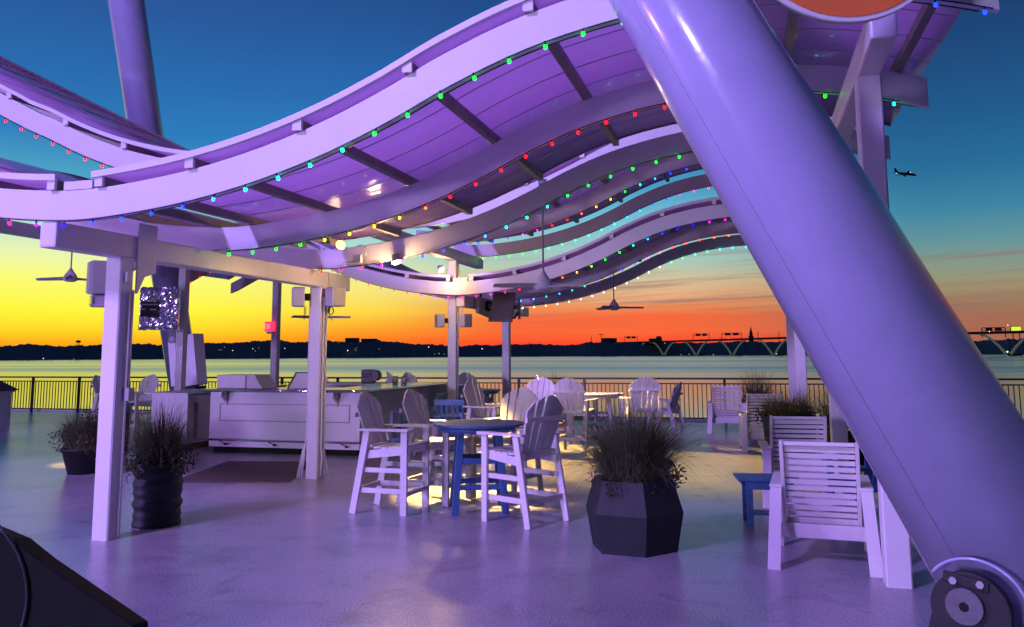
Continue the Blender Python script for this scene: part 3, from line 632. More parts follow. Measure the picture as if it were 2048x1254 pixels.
bb(MB().tube([(-9.78, 14.36, .12), (-9.78, 14.36, .88)], .012, 6), 'pipe', M['paint'])
# back counter at the water side
bb(MB().box(-9.75, -5.9, 17.0, 17.6, 0, 1.02), 'back_cabinet', M['bar'])
bb(MB().box(-9.85, -5.75, 16.9, 17.7, 1.022, 1.06), 'back_counter', M['bar'], bevel=.004)
# things on the bar
root = empty('till_cover', (-8.95, 13.55, 1.107), 0, 'white box with slanted grey side standing on the left end of the bar', 'box')
m = MB(); m.box(-.28, .30, -.25, .28, 0, .235); m.build('cover', M['bar'], root, .01)
m = MB(); m.prism([(.301, 0), (.62, 0), (.46, .235), (.301, .235)], -.22, .28, 'Y'); m.build('slanted_side', M['speaker'], root)
root = empty('tilted_screen', (-7.68, 13.5, 1.107), 0, 'tilted flat cover leaning on the bar beside the middle post', 'screen')
m = MB(); m.prism([(-.16, .0), (.30, .0), (.30, .27), (.0, .27)], -.10, .10, 'Y'); m.build('hood', M['bar'], root, .004)
m = MB(); m.bar((-.175, -.11, 0), (-.012, -.11, .28), .03, .02); m.bar((-.02, -.11, .275), (.3, -.11, .275), .03, .02); m.build('frame', M['rail'], root)
root = empty('beer_tower', (-8.05, 17.1, 1.062), 0, 'dark tap tower with round top on the back counter, right of the middle post', 'tap tower')
m = MB(); m.box(-.14, .12, -.12, .12, 0, .30); m.build('body', M['tv'], root, .03)
m = MB(); m.tube([(.14, -.1, .17), (.14, .1, .17)], .12, 18); m.build('drum', M['tv'], root)
for k in range(3): MB().tube([(-.08 + .08 * k, -.13, .22), (-.08 + .08 * k, -.2, .2), (-.08 + .08 * k, -.2, .13)], .012, 6).build('tap', M['chrome'], root)
for i, (x_, lab) in enumerate(((-6.95, 'left one of two small jars on the bar top near the middle post'), (-6.70, 'right one of two small jars on the bar top near the middle post'))):
    root = empty('jar', (x_, 16.0 - i * .15, 1.107), 0, lab, 'jar', 'jars on the bar top')
    m = MB(); m.lathe([(.05, 0), (.06, .02), (.06, .10), (.045, .12)], seg=14); m.build('glass', M['grey'], root)
    m = MB(); m.lathe([(.048, .121), (.048, .14)], seg=14); m.build('lid', M['dark'], root)

# ------------------------------------------------------------------ bar height adirondack chair: local +X is the front
def adirondack(mt, seat=.69, arm=.885, back=1.27, foot=True, name='bar_chair', half=.29):
    root = empty(name)
    dx = .30
    for sy in (-1, 1):
        y = sy * half
        m = MB(); m.bar((.27, y, 0), (.27, y, arm - .012), .075, .034, up=(0, 1, 0)); m.build('leg', mt, root, .004)
        m = MB(); m.bar((-.33, y, 0), (-.17, y, arm - .012), .075, .034, up=(0, 1, 0)); m.build('leg', mt, root, .004)
        m = MB(); m.prism([(-.27, y - .055 + .0), (.33, y - .055), (.35, y - .02), (.35, y + .045), (.31, y + .06), (-.27, y + .035)], arm - .011, arm + .013); m.build('armrest', mt, root, .004)
        m = MB(); m.bar((-.24, y - sy * .036, seat - .075), (.29, y - sy * .036, seat - .02), .022, .085); m.build('seat_rail', mt, root, .003)
        if foot:
            m = MB(); m.bar((-.29, y - sy * .028, .245), (.26, y - sy * .028, .245), .022, .055); m.build('stretcher', mt, root, .003)
            m = MB(); m.bar((-.235, y - sy * .028, .46), (.26, y - sy * .028, .46), .022, .05); m.build('stretcher', mt, root, .003)
    if foot:
        m = MB(); m.bar((.27, -half, .215), (.27, half, .215), .055, .04, up=(0, 0, 1)); m.build('footrest', mt, root, .003)
        m = MB(); m.bar((-.29, -half, .245), (-.29, half, .245), .022, .055); m.build('stretcher', mt, root, .003)
    m = MB(); n = 6
    for k in range(n):
        xa = -.20 + k * .088; za = seat + .035 * ((k - 2.2) / 3.2) ** 2
        m.box(xa, xa + .078, -half + .03, half - .03, za - .011, za + .011)
    m.build('seat', mt, root, .004)
    # fan back of five boards with a rounded head
    m = MB(); nb = 5; zb = seat - .05
    for k in range(nb):
        u = k - (nb - 1) / 2
        cb, ct = u * .085, u * .112; hb_, ht_ = .037, .051
        L_ = (back - zb); H_ = L_ * (1 - .035 * u * u) / .97
        H_ = min(H_, L_ * (1 - .038 * u * u))
        # outline in plane (y, t): t along the leaning back
        e0 = L_ * (1 - .038 * (u - .45) ** 2); e1 = L_ * (1 - .038 * (u + .45) ** 2); em = L_ * (1 - .038 * u * u) + .006
        pts = [(cb - hb_, 0), (cb + hb_, 0), (ct + ht_, e1), (ct + ht_ * .4, em if abs(u) < 1 else (em + e1) / 2), (ct - ht_ * .4, em if abs(u) < 1 else (em + e0) / 2), (ct - ht_, e0)]
        lean = .30; vs = []
        for off in (-.009, .009):
            for yy, tt in pts:
                cup = -.018 * (2 - abs(u)) * (tt / L_)
                vs.append((-.16 - tt * lean + off + cup, yy, zb + tt))
        q = len(pts); m.add(vs, [tuple(range(q))[::-1], tuple(range(q, 2 * q))] + [(i, (i + 1) % q, q + (i + 1) % q, q + i) for i in range(q)])
    m.build('backrest', mt, root, .003)
    m = MB(); zt = zb + .40; m.bar((-.16 - .40 * .30 - .045, -half - .01, zt), (-.16 - .40 * .30 - .045, half + .01, zt), .026, .05); m.build('back_brace', mt, root, .003)
    m = MB(); m.bar((-.195, -.2, zb + .05), (-.195, .2, zb + .05), .026, .06); m.build('back_brace', mt, root, .003)
    return root
CH = [  # x, y, heading (deg, 0 faces right along the rafters), label
    (-3.85, 8.82, -2, 'white bar chair at the left of the blue table, nearest of the pair facing right', 'white bar chairs at the high tables'),
    (-3.58, 9.48, -8, 'white bar chair just behind the nearest left one at the blue table', 'white bar chairs at the high tables'),
    (-2.30, 8.60, 152, 'white bar chair at the right of the blue table with its back to us', 'white bar chairs at the high tables'),
    (-2.88, 9.97, -108, 'white bar chair behind the blue table, fan back facing us over its top', 'white bar chairs at the high tables'),
    (-3.95, 12.75, -15, 'warm-lit bar chair in profile just left of the chair behind the blue table', 'white bar chairs at the high tables'),
    (-3.62, 14.35, -95, 'pinkish bar chair with its front to us below the far canopy, between white ones', 'white bar chairs at the high tables'),
    (-3.62, 16.1, 8, 'bar chair with brightly lit head in profile left of the far lit table', 'white bar chairs at the high tables'),
    (-2.98, 14.65, 82, 'warm-lit bar chair with its slatted back to us, left of the large dark planter', 'white bar chairs at the high tables'),
    (-1.95, 15.55, 112, 'bar chair, back to us, at the right of the far lit table behind grass', 'white bar chairs at the high tables'),
    (-5.95, 18.1, -35, 'dark shaded bar chair at the railing, right of the far post of the bar', 'bar chairs along the railing'),
    (-13.45, 15.6, 12, 'lilac bar chair in profile at the far left railing, beside the nearest left post', 'bar chairs along the railing'),
    (-12.9, 15.75, -100, 'lilac bar chair with its fan back toward the bar, left of the far left post', 'bar chairs along the railing'),
    (-12.62, 17.2, 35, 'brownish shaded bar chair right behind the lilac one by the far left post', 'bar chairs along the railing'),
    (-9.95, 18.1, -75, 'lilac bar chair whose head shows behind the slanted box on the bar', 'bar chairs along the railing'),
    (-8.15, 19.2, 40, 'bar chair, only its narrow head showing over the bar right of the tap tower', 'bar chairs along the railing'),
    (-7.5, 18.7, 60, 'bar chair of which a broad rounded head shows over the bar top', 'bar chairs along the railing'),
]
proto = adirondack(M['chair'])
for i, (x_, y_, a_, lab, grp) in enumerate(CH):
    o = proto if i == 0 else copy_tree(proto)
    o.location = (x_, y_, 0); o.rotation_euler = (0, 0, R(a_)); tag(o, lab, 'bar chair', grp)
low = adirondack(M['chair'], seat=.40, arm=.60, back=1.02, foot=False, name='garden_chair')
low.location = (-1.95, 19.9, 0); low.rotation_euler = (0, 0, R(165)); tag(low, 'low dark-shaded fan back chair by the railing, right of the bar chairs', 'garden chair')
# blue stools along the bar
BS = [(-5.75, 13.75, 182, 'blue bar stool at the bar side, nearest of the row, behind the left white chairs'), (-5.72, 14.75, 178, 'blue bar stool second along the right side of the bar'),
      (-5.70, 15.75, 185, 'blue bar stool third along the right side of the bar, by the far post'), (-4.62, 13.0, 92, 'dark blue bar stool with its back to us just behind the blue table'),
      (-6.5, 17.75, -60, 'blue bar chair at the far end of the bar, seen left of the far post')]
def blue_stool():
    root = empty('bar_stool'); mt = M['blue']
    for sx in (-1, 1):
        for sy in (-1, 1):
            m = MB(); m.bar((sx * .24, sy * .24, 0), (sx * .19, sy * .19, .70 if sx > 0 else .705), .06, .04, up=(0, 1, 0)); m.build('leg', mt, root, .004)
    m = MB()
    for k in range(5): m.box(-.22 + k * .092, -.22 + k * .092 + .08, -.23, .23, .706, .73)
    m.build('seat', mt, root, .004)
    m = MB()
    for z in (.26, .5):
        for sy in (-1, 1): m.bar((-.22, sy * .225, z), (.22, sy * .225, z), .022, .05)
        for sx in (-1, 1): m.bar((sx * .225, -.22, z - .06), (sx * .225, .22, z - .06), .022, .05)
    m.build('stretcher', mt, root)
    m = MB()
    for sy in (-1, 1): m.bar((-.20, sy * .21, .73), (-.25, sy * .21, .94), .04, .03, up=(0, 1, 0))
    m.bar((-.25, -.25, .93), (-.25, .25, .93), .03, .09); m.build('backrest', mt, root, .004)
    m = MB()
    for k in range(4): m.bar((-.22, -.13 + .087 * k, .74), (-.245, -.13 + .087 * k, .89), .02, .045, up=(0, 1, 0))
    m.build('back_slats', mt, root)
    return root
bs = blue_stool()
for i, (x_, y_, a_, lab) in enumerate(BS):
    o = bs if i == 0 else copy_tree(bs)
    o.location = (x_, y_, 0); o.rotation_euler = (0, 0, R(a_)); tag(o, lab, 'bar stool', 'blue stools round the bar')
# high tables
def high_table(mt, r=.50, z=.94, name='high_table'):
    root = empty(name)
    m = MB(); n = 7
    for k in range(n):       # boards cut to a circle
        y0 = -r + 2 * r * k / n + .003; y1 = -r + 2 * r * (k + 1) / n - .003
        pts = []
        for j in range(9): yy = y0 + (y1 - y0) * j / 8; pts.append((math.sqrt(max(r * r - yy * yy, 1e-4)), yy))
        for j in range(9): yy = y1 - (y1 - y0) * j / 8; pts.append((-math.sqrt(max(r * r - yy * yy, 1e-4)), yy))
        m.prism(pts, z - .028, z)
    m.build('tabletop', mt, root, .004)
    m = MB(); m.lathe([(r * .86, z - .085), (r * .90, z - .08), (r * .90, z - .03), (r * .80, z - .03)], seg=32); m.build('apron', mt, root)
    for sx in (-1, 1):
        for sy in (-1, 1):
            m = MB(); m.bar((sx * .27, sy * .27, 0), (sx * .20, sy * .20, z - .03), .075, .04, up=(0, 1, 0)); m.build('leg', mt, root, .004)
    for z_ in (.28, .55):
        w = .27 - .075 * z_; m = MB()
        for sy in (-1, 1):
            m = MB(); m.bar((-w, sy * w, z_), (w, sy * w, z_), .024, .055); m.build('stretcher', mt, root)
            m = MB(); m.bar((sy * w, -w, z_ + .03), (sy * w, w, z_ + .03), .024, .055); m.build('stretcher', mt, root)
    return root
tb = high_table(M['blue']); tb.location = (-2.93, 9.05, 0); tb.rotation_euler = (0, 0, R(22)); tag(tb, 'round blue high table between the nearest white bar chairs', 'high table')
tb2 = high_table(M['chair']); tb2.location = (-2.82, 16.0, 0); tb2.rotation_euler = (0, 0, R(10)); tag(tb2, 'white high table lit yellow, behind the grass planter', 'high table')
tb3 = copy_tree(tb); tb3.location = (-5.6, 17.2, 0); tag(tb3, 'dark blue high table beyond the far post near the railing', 'high table')

# ------------------------------------------------------------------ slatted lounge chairs, backs to us
def lounge(mt):
    root = empty('lounge_chair')      # local +Y is the front
    w = .298
    m = MB(); n = 12; z0, z1 = .30, .945; y0, y1 = .10, -.13
    for k in range(n):
        f = (k + .5) / n; z = z0 + (z1 - z0) * f; y = y0 + (y1 - y0) * f; h = (z1 - z0) / n * .70
        if k == 0 or k == n - 1: h *= 1.25
        m.hexa([(-w + .03, y + .016, z - h / 2), (w - .03, y + .016, z - h / 2), (w - .03, y + .034, z - h / 2), (-w + .03, y + .034, z - h / 2), (-w + .03, y + .004, z + h / 2), (w - .03, y + .004, z + h / 2), (w - .03, y + .022, z + h / 2), (-w + .03, y + .022, z + h / 2)])
    m.build('back_slats', mt, root)
    for sx in (-1, 1):
        m = MB(); m.bar((sx * (w - .012), .13, .22), (sx * (w - .012), -.145, .98), .03, .055, up=(0, 1, 0)); m.build('back_frame', mt, root, .004)
    m = MB(); m.bar((-w + .03, -.14, .965), (w - .03, -.14, .965), .03, .03); m.build('top_rail', mt, root, .003)
    for sx in (-1, 1):
        m = MB(); xx = sx * (w + .045)
        m.hexa([(xx - .012 + sx * .03, -.26, 0), (xx + .012 + sx * .03, -.26, 0), (xx + .012 + sx * .03, -.14, 0), (xx - .012 + sx * .03, -.14, 0), (xx - .012, -.04, .62), (xx + .012, -.04, .62), (xx + .012, .08, .62), (xx - .012, .08, .62)])
        m.build('leg', mt, root, .003)
        m = MB(); m.hexa([(xx - .05 + sx * .03, -.268, 0), (xx + .05 + sx * .03, -.268, 0), (xx + .05 + sx * .03, -.244, 0), (xx - .05 + sx * .03, -.244, 0), (xx - .045, -.066, .60), (xx + .045, -.066, .60), (xx + .045, -.042, .60), (xx - .045, -.042, .60)])
        m.build('leg_board', mt, root, .003)
        m = MB(); m.box(xx - .05, xx + .05, -.06, .72, .60, .625); m.build('armrest', mt, root, .004)
        m = MB(); m.bar((xx, .66, 0), (xx, .66, .60), .03, .09, up=(0, 1, 0)); m.build('leg', mt, root, .004)
        m = MB(); m.bar((sx * (w - .01), .05, .24), (sx * (w - .01), .68, .36), .03, .09); m.build('seat_rail', mt, root, .004)
    m = MB()
    for k in range(8): y = .12 + k * .072; z = .27 + .012 * k + .003 * (k - 3) ** 2; m.box(-w + .025, w - .025, y, y + .058, z, z + .02)
    m.build('seat', mt, root)
    m = MB(); m.box(-w - .03, w + .03, .02, .045, .20, .31); m.build('rear_apron', mt, root, .003)
    return root
LO = [(.50, 7.42, -4, 'white slatted lounge chair nearest us, beside the big leg, back to us'), (.47, 10.2, 3, 'white slatted lounge chair just behind the nearest one by the blue side table'),
      (.18, 15.4, 6, 'pinkish slatted lounge chair behind the right hand grasses'), (-.53, 18.7, 2, 'slatted lounge chair farthest away by the railing, right of the open deck'),
      (1.95, 12.2, -20, 'white slatted lounge chair mostly hidden behind the big leg')]
lg = lounge(M['chair'])
for i, (x_, y_, a_, lab) in enumerate(LO):
    o = lg if i == 0 else copy_tree(lg); o.location = (x_, y_, 0); o.rotation_euler = (0, 0, R(a_)); tag(o, lab, 'lounge chair', 'white slatted lounge chairs')
root = empty('side_table', (.10, 9.02, 0), R(8), 'small blue slatted side table between the two nearest lounge chairs', 'side table'); mt = M['blue']
m = MB()
for k in range(5): m.box(-.30, .30, -.22 + k * .09, -.22 + k * .09 + .082, .44, .462)
m.build('tabletop', mt, root, .004)
MB().box(-.23, .23, -.20, -.178, .36, .439).build('apron', mt, root); MB().box(-.23, .23, .178, .20, .36, .439).build('apron', mt, root)
for sx in (-1, 1):
    for sy in (-1, 1):
        m = MB(); m.box(sx * .19 - .03, sx * .19 + .03, sy * .165 - .012, sy * .165 + .012, 0, .438); m.build('leg', mt, root, .003)
m = MB(); m.box(-.2, .2, -.10, .10, .10, .12); m.build('shelf', mt, root)
bl = adirondack(M['blue'], seat=.38, arm=.58, back=.98, foot=False, name='garden_chair')
bl.location = (1.12, 9.3, 0); bl.rotation_euler = (0, 0, R(118)); tag(bl, 'low blue fan back chair half hidden behind the big leg and right post', 'garden chair')

# ------------------------------------------------------------------ planters
def blades(n, c, r0, hgt, spread, droop, seed, w=.006, seg=5, zr=0):
    rnd = random.Random(seed); m = MB()
    for i in range(n):
        a = rnd.uniform(0, 2 * math.pi); rr = r0 * math.sqrt(rnd.random()); x0 = c[0] + rr * math.cos(a); y0 = c[1] + rr * math.sin(a)
        ang = a + rnd.gauss(0, .5); h = hgt * rnd.uniform(.45, 1.08); sp = spread * rnd.random() ** .8 * rnd.uniform(.5, 1.1); dr = droop * rnd.uniform(.1, 1.3)
        ww = w * rnd.uniform(.5, 1.2); px = -math.sin(ang); py = math.cos(ang); vs = []
        for k in range(seg + 1):
            f = k / seg; q = sp * (f ** 1.5); z = c[2] + zr + h * (f - .0) * (1 - dr * f * f * (sp / (spread + .01)))
            x = x0 + math.cos(ang) * q; y = y0 + math.sin(ang) * q; t_ = ww * (1 - f * .85) / 2
            vs += [(x - px * t_, y - py * t_, z), (x + px * t_, y + py * t_, z)]
        fs = [(2 * k, 2 * k + 1, 2 * k + 3, 2 * k + 2) for k in range(seg)]
        m.add(vs, fs)
    return m
def leaves(n, c, rx, rz, seed, size=.03, low=-.3, hollow=.5):
    rnd = random.Random(seed); m = MB()
    for i in range(n):
        while True:
            p = Vector((rnd.uniform(-1, 1), rnd.uniform(-1, 1), rnd.uniform(low, 1)))
            if hollow < p.length < 1: break
        b = 1 + .25 * math.sin(5 * math.atan2(p.y, p.x) + seed)
        q = Vector((c[0] + p.x * rx * b, c[1] + p.y * rx * b, c[2] + p.z * rz)); s_ = size * rnd.uniform(.5, 1.3)
        u = Vector((rnd.gauss(0, 1), rnd.gauss(0, 1), rnd.gauss(0, 1))).normalized(); v = u.orthogonal().normalized()
        m.add([q - u * s_, q - v * s_ * .45, q + u * s_, q + v * s_ * .45], [(0, 1, 2, 3)])
    return m
def planter(loc_, label, pot, plants, grp='planters with grasses on the deck'):
    root = empty('planter', loc_, 0, label, 'planter', grp)
    pot(root)
    for nm, m, mt in plants: tag(m.build(nm, mt, root), kind='stuff')
    return root
def hexpot(root):
    m = MB(); ph = R(-90 + 15.6 + 6)
    rings = [(.385, 0, 0), (.445, .33, 0), (.36, .60, 0), (.32, .60, 0), (.30, .50, 0)]
    vs = []; n = 6
    for r, z, off in rings[:3]:
        for k in range(n): a = ph + off + 2 * math.pi * k / n; vs.append((r * math.cos(a), r * math.sin(a), z))
    fs = [tuple(range(n))[::-1]]
    for k in range(n):   # faceted: triangles between staggered rings
        fs += [(k, (k + 1) % n, n + (k + 1) % n, n + k)]
        fs += [(n + k, n + (k + 1) % n, 2 * n + (k + 1) % n, 2 * n + k)]
    m.add(vs, fs)
    o = len(m.v); vs = []
    for r, z, off in rings[2:]:
        for k in range(n): a = ph + 2 * math.pi * k / n; vs.append((r * math.cos(a), r * math.sin(a), z))
    fs = []
    for j in range(2):
        for k in range(n): fs.append((j * n + k, j * n + (k + 1) % n, (j + 1) * n + (k + 1) % n, (j + 1) * n + k))
    m.add(vs, fs); m.build('pot', M['pot'], root, .004)
    m = MB(); m.lathe([(.30, .5), (.001, .53)], seg=6, phase=ph); m.build('soil', M['soil'], root)
planter((-1.05, 7.68, 0), 'large faceted charcoal planter full of dark grass, in the centre foreground', hexpot, [
    ('grass', blades(3000, (0, 0, .50), .20, .80, .85, .75, 3, .009), M['grass']),
    ('seed_heads', blades(520, (0, 0, .50), .24, .80, 1.25, 1.5, 4, .005), M['grass2']),
    ('trailing_plant', leaves(700, (0, 0, .56), .35, .16, 5, .022, -.4, .2), M['leaf']),
    ('trailing_plant', leaves(420, (.27, .10, .60), .17, .16, 6, .026, -.9, .2), M['rust']),
    ('flower', leaves(60, (-.28, -.05, .62), .14, .08, 8, .016, -.5, .3), M['flower'])])
def wavepot(root):
    m = MB(); prof = []
    for k in range(41):
        f = k / 40; prof.append((.225 + .015 * f + .007 * math.sin(f * 2 * math.pi * 6.0 + 1) + .006 * math.sin(f * 23), .62 * f))
    prof += [(.21, .62), (.19, .55)]
    m.lathe(prof, seg=28); m.build('pot', M['pot'], root)
    m = MB(); m.lathe([(.195, .55), (.001, .57)], seg=20); m.build('soil', M['soil'], root)
planter((-5.86, 7.52, 0), 'tall dark planter with rippled sides directly behind the nearest left post', wavepot, [
    ('grass', blades(1700, (0, 0, .58), .16, .66, .68, .8, 13, .008), M['grass']),
    ('seed_heads', blades(260, (.05, 0, .58), .12, .74, .80, .8, 14, .0045), M['grass2']),
    ('trailing_plant', leaves(1500, (0, .0, .62), .34, .20, 15, .024, -.7, .2), M['leaf']),
    ('flower', leaves(60, (-.30, -.05, .40), .09, .2, 16, .016, -1, .2), M['flower']),
    ('flower', leaves(30, (.28, .0, .62), .1, .1, 17, .012, -1, .2), M['flower'])])
def taperpot(r0, r1, h, seg=20):
    def f(root):
        m = MB(); m.lathe([(r0, 0), (r1, h), (r1 + .015, h), (r1 + .015, h - .04), (r1 + .02, h + .005), (r1 - .03, h), (r1 - .05, h - .08)], seg=seg, smooth=seg > 8, phase=R(45) if seg == 4 else 0); m.build('pot', M['pot'], root)
        m = MB(); m.lathe([(r1 - .05, h - .08), (.001, h - .05)], seg=seg); m.build('soil', M['soil'], root)
    return f
planter((-9.45, 10.45, 0), 'dark tapered planter with coppery bushy plant, left of the nearest left post', taperpot(.20, .30, .36), [
    ('grass', blades(2200, (.05, 0, .34), .26, .62, .55, .8, 23, .009), M['grass']),
    ('trailing_plant', leaves(1500, (0, 0, .50), .40, .28, 25, .022, -.9, .1), M['rust']),
    ('trailing_plant', leaves(500, (.22, 0, .55), .3, .4, 26, .03, -.9, .1), M['leaf']),
    ('flower', leaves(70, (.36, -.05, .12), .07, .26, 27, .018, -.4, .1), M['flower'])])
planter((.47, 12.7, 0), 'square dark planter with spiky grass between the right hand lounge chairs', taperpot(.42, .50, .80, 4), [
    ('grass', blades(1100, (0, 0, .74), .28, .50, .85, .9, 33, .008), M['grass']),
    ('seed_heads', blades(260, (0, 0, .74), .25, .55, 1.0, .9, 34, .005), M['grass2']),
    ('trailing_plant', leaves(900, (0, 0, .8), .48, .2, 35, .03, -.9, .2), M['leaf'])])
planter((.10, 19.6, 0), 'planter with feathery grass standing against the right part of the railing', taperpot(.28, .36, .62), [
    ('grass', blades(500, (0, 0, .58), .25, .8, .75, .6, 43, .01), M['grass']), ('trailing_plant', leaves(500, (0, 0, .62), .42, .22, 44, .04, -.9, .2), M['leaf'])])
planter((1.28, 13.6, 0), 'planter with dark bushy grass beside the second right post', taperpot(.28, .36, .6), [
    ('grass', blades(600, (0, 0, .55), .25, .75, .6, .7, 53, .01), M['grass']), ('trailing_plant', leaves(700, (0, 0, .66), .42, .3, 54, .035, -.9, .2), M['leaf'])])
planter((-4.75, 20.6, 0), 'planter of thin bare grass at the railing beyond the bar chairs', taperpot(.25, .32, .6), [
    ('grass', blades(260, (0, 0, .58), .2, .75, .7, .5, 63, .008), M['grass'])])
root = empty('litter_bin', (-11.0, 13.0, 0), 0, 'round dark litter bin with blue rim behind the rippled planter', 'litter bin')
m = MB(); m.lathe([(.20, 0), (.22, .02), (.22, .70)], seg=24); m.build('body', M['pot'], root)
m = MB(); m.lathe([(.225, .70), (.235, .72), (.235, .80), (.2, .82)], seg=24); m.build('rim', M['blue'], root)
m = MB(); m.lathe([(.19, .82), (.17, .92), (.10, .99), (.001, 1.01)], seg=24); m.build('dome_lid', M['grey'], root); root.scale = (.72, .72, .95)

# ------------------------------------------------------------------ ceiling fans
def fan(x_, y_, ztop, zm, a0, label, rad=.68):
    root = empty('ceiling_fan', (x_, y_, zm), 0, label, 'ceiling fan', 'white three-blade ceiling fans')
    m = MB(); m.tube([(0, 0, .12), (0, 0, ztop - zm)], .013, 8); m.build('down_rod', M['grey'], root)
    m = MB(); m.lathe([(.05, ztop - zm - .07), (.06, ztop - zm - .02), (.06, ztop - zm)], seg=16); m.build('canopy_cap', M['speaker'], root)
    m = MB(); m.lathe([(.0, -.085), (.07, -.08), (.115, -.06), (.128, -.03), (.122, 0), (.095, .06), (.05, .12), (.028, .16), (.018, .18)], seg=28); m.build('motor', M['speaker'], root)
    for k in range(3):
        a = R(a0 + 120 * k); ca, sa = math.cos(a), math.sin(a); m = MB(); vs = []
        for f, w in ((.10, .045), (.22, .06), (.5, .065), (.85, .055), (.99, .04), (1.0, .02)):
            rr = rad * f; tl = .018 + .01 * (1 - f)
            for s_, zz in ((-1, -tl), (1, tl)):
                for dz in (0, .008): vs.append((ca * rr - sa * w * s_, sa * rr + ca * w * s_, -.02 + zz + dz - .01 * f))
        fs = []
        for j in range(5):
            p = j * 4; q = p + 4; fs += [(p, p + 2, q + 2, q), (p + 1, q + 1, q + 3, p + 3), (p, q, q + 1, p + 1), (p + 2, p + 3, q + 3, q + 2)]
        fs += [(0, 1, 3, 2), (20, 22, 23, 21)]
        m.add(vs, fs); m.build('blade', M['speaker'], root)
    return root
fan(-2.55, 10.6, 3.96, 2.58, -25, 'nearest ceiling fan, on a long rod under the third rafter')
fan(-2.98, 19.3, 4.45, 2.74, 15, 'ceiling fan at right centre silhouetted against the orange sky')
fan(-12.28, 13.0, 3.78, 3.16, -170, 'ceiling fan at far left in front of the yellow sky')
fan(-8.5, 15.6, 3.8, 2.47, 10, 'ceiling fan over the bar, half hidden behind the middle post')

# ------------------------------------------------------------------ speakers, screens, lamps on the posts
def box_speaker(loc_, rz, size, label, coil=True, skirt=False):
    root = empty('speaker_box', loc_, rz, label, 'speaker', 'small speakers on the posts'); w, d, h = size
    m = MB(); m.box(-w / 2, w / 2, -d / 2, d / 2, -h / 2, h / 2); m.build('cabinet', M['speaker'], root, .018)
    m = MB(); m.box(-w / 2 + .012, w / 2 - .012, -d / 2 - .006, -d / 2 - .001, -h / 2 + .012, h / 2 - .012); m.build('grille', M['grey'], root, .002)
    m = MB(); m.bar((0, d / 2, 0), (0, d / 2 + .08, 0), .04, .10); m.build('bracket', M['black'], root)
    if coil:
        m = MB()
        for k in range(2): m.tube([(.05 * math.cos(a) + .01 * k, d / 2 + .02 * k, -h / 2 - .055 + .055 * math.sin(a)) for a in [2 * math.pi * j / 14 for j in range(15)]], .005, 5)
        m.tube([(-.03, d / 2, -h / 2 - .08), (-.02, d / 2, -h / 2 - .14), (.03, d / 2, -h / 2 - .19)], .005, 5); m.build('cable_coil', M['black'], root)
    if skirt:
        m = MB(); m.box(-w / 2 + .03, w / 2 - .02, -d / 2 + .02, d / 2, -h / 2 - .13, -h / 2 - .004); m.build('lamp_housing', M['foil'], root, .03)
    return root
box_speaker((-6.10, 10.62, 2.50), R(-60), (.24, .17, .27), 'speaker on the left side of the middle post')
box_speaker((-5.62, 10.80, 2.50), R(70), (.24, .17, .27), 'speaker on the right side of the middle post')
box_speaker((-6.22, 6.98, 2.47), R(-38), (.20, .22, .33), 'speaker with foil-wrapped lamp box on the left side of the nearest left post', False, True)
box_speaker((-6.05, 16.15, 2.36), R(-55), (.22, .16, .27), 'speaker on the left side of the far post of the bar', False)
box_speaker((-5.55, 16.30, 2.36), R(60), (.22, .16, .27), 'speaker on the right side of the far post of the bar', False)
# foil wrapped television by the far left post
root = empty('wrapped_television', (-12.28, 15.55, 2.70), R(24), 'television wrapped in shiny foil hanging beside the far left post', 'television')
rnd = random.Random(5); m = MB(); nx_, nz_ = 24, 20; vs = []
for side in (0, 1):
    for j in range(nz_ + 1):
        for i in range(nx_ + 1):
            u = i / nx_ - .5; v = j / nz_ - .5; e = (1 if 0 < i < nx_ and 0 < j < nz_ else 0)
            vs.append((u * .80 + rnd.gauss(0, .008), (-.07 - rnd.random() * .05 * e) if side == 0 else .07, v * .92 + rnd.gauss(0, .008)))
fs = []; q = (nx_ + 1)
for side in (0, 1):
    o = side * q * (nz_ + 1)
    for j in range(nz_):
        for i in range(nx_):
            f = (o + j * q + i, o + j * q + i + 1, o + (j + 1) * q + i + 1, o + (j + 1) * q + i); fs.append(f if side == 0 else f[::-1])
o = q * (nz_ + 1)
for i in range(nx_): fs += [(i + 1, i, o + i, o + i + 1), (nz_ * q + i, nz_ * q + i + 1, o + nz_ * q + i + 1, o + nz_ * q + i)]
for j in range(nz_): fs += [(j * q, (j + 1) * q, o + (j + 1) * q, o + j * q), ((j + 1) * q + nx_, j * q + nx_, o + j * q + nx_, o + (j + 1) * q + nx_)]
m.add(vs, fs); m.build('foil_cover', M['foil'], root)
lbp = MB(); lbp.box(-.36, .0, -.145, -.13, -.18, .14); lbp = lbp.build('label_panel', M['black'], root)
m = MB()
for (a, b, z) in ((-.34, -.20, .08), (-.16, -.02, .08), (-.33, -.26, -.02), (-.16, -.04, -.03)):
    k = a
    while k < b: w = rnd.uniform(.018, .035); m.box(k, k + w, -.149, -.146, z - .015, z + .015); k += w + .008
lt = m.build('label_print', M['label'], None); lt.parent = lbp
m = MB(); m.bar((.1, .08, 0), (-.24, .40, 0), .06, .12); m.build('wall_bracket', M['dark'], root)
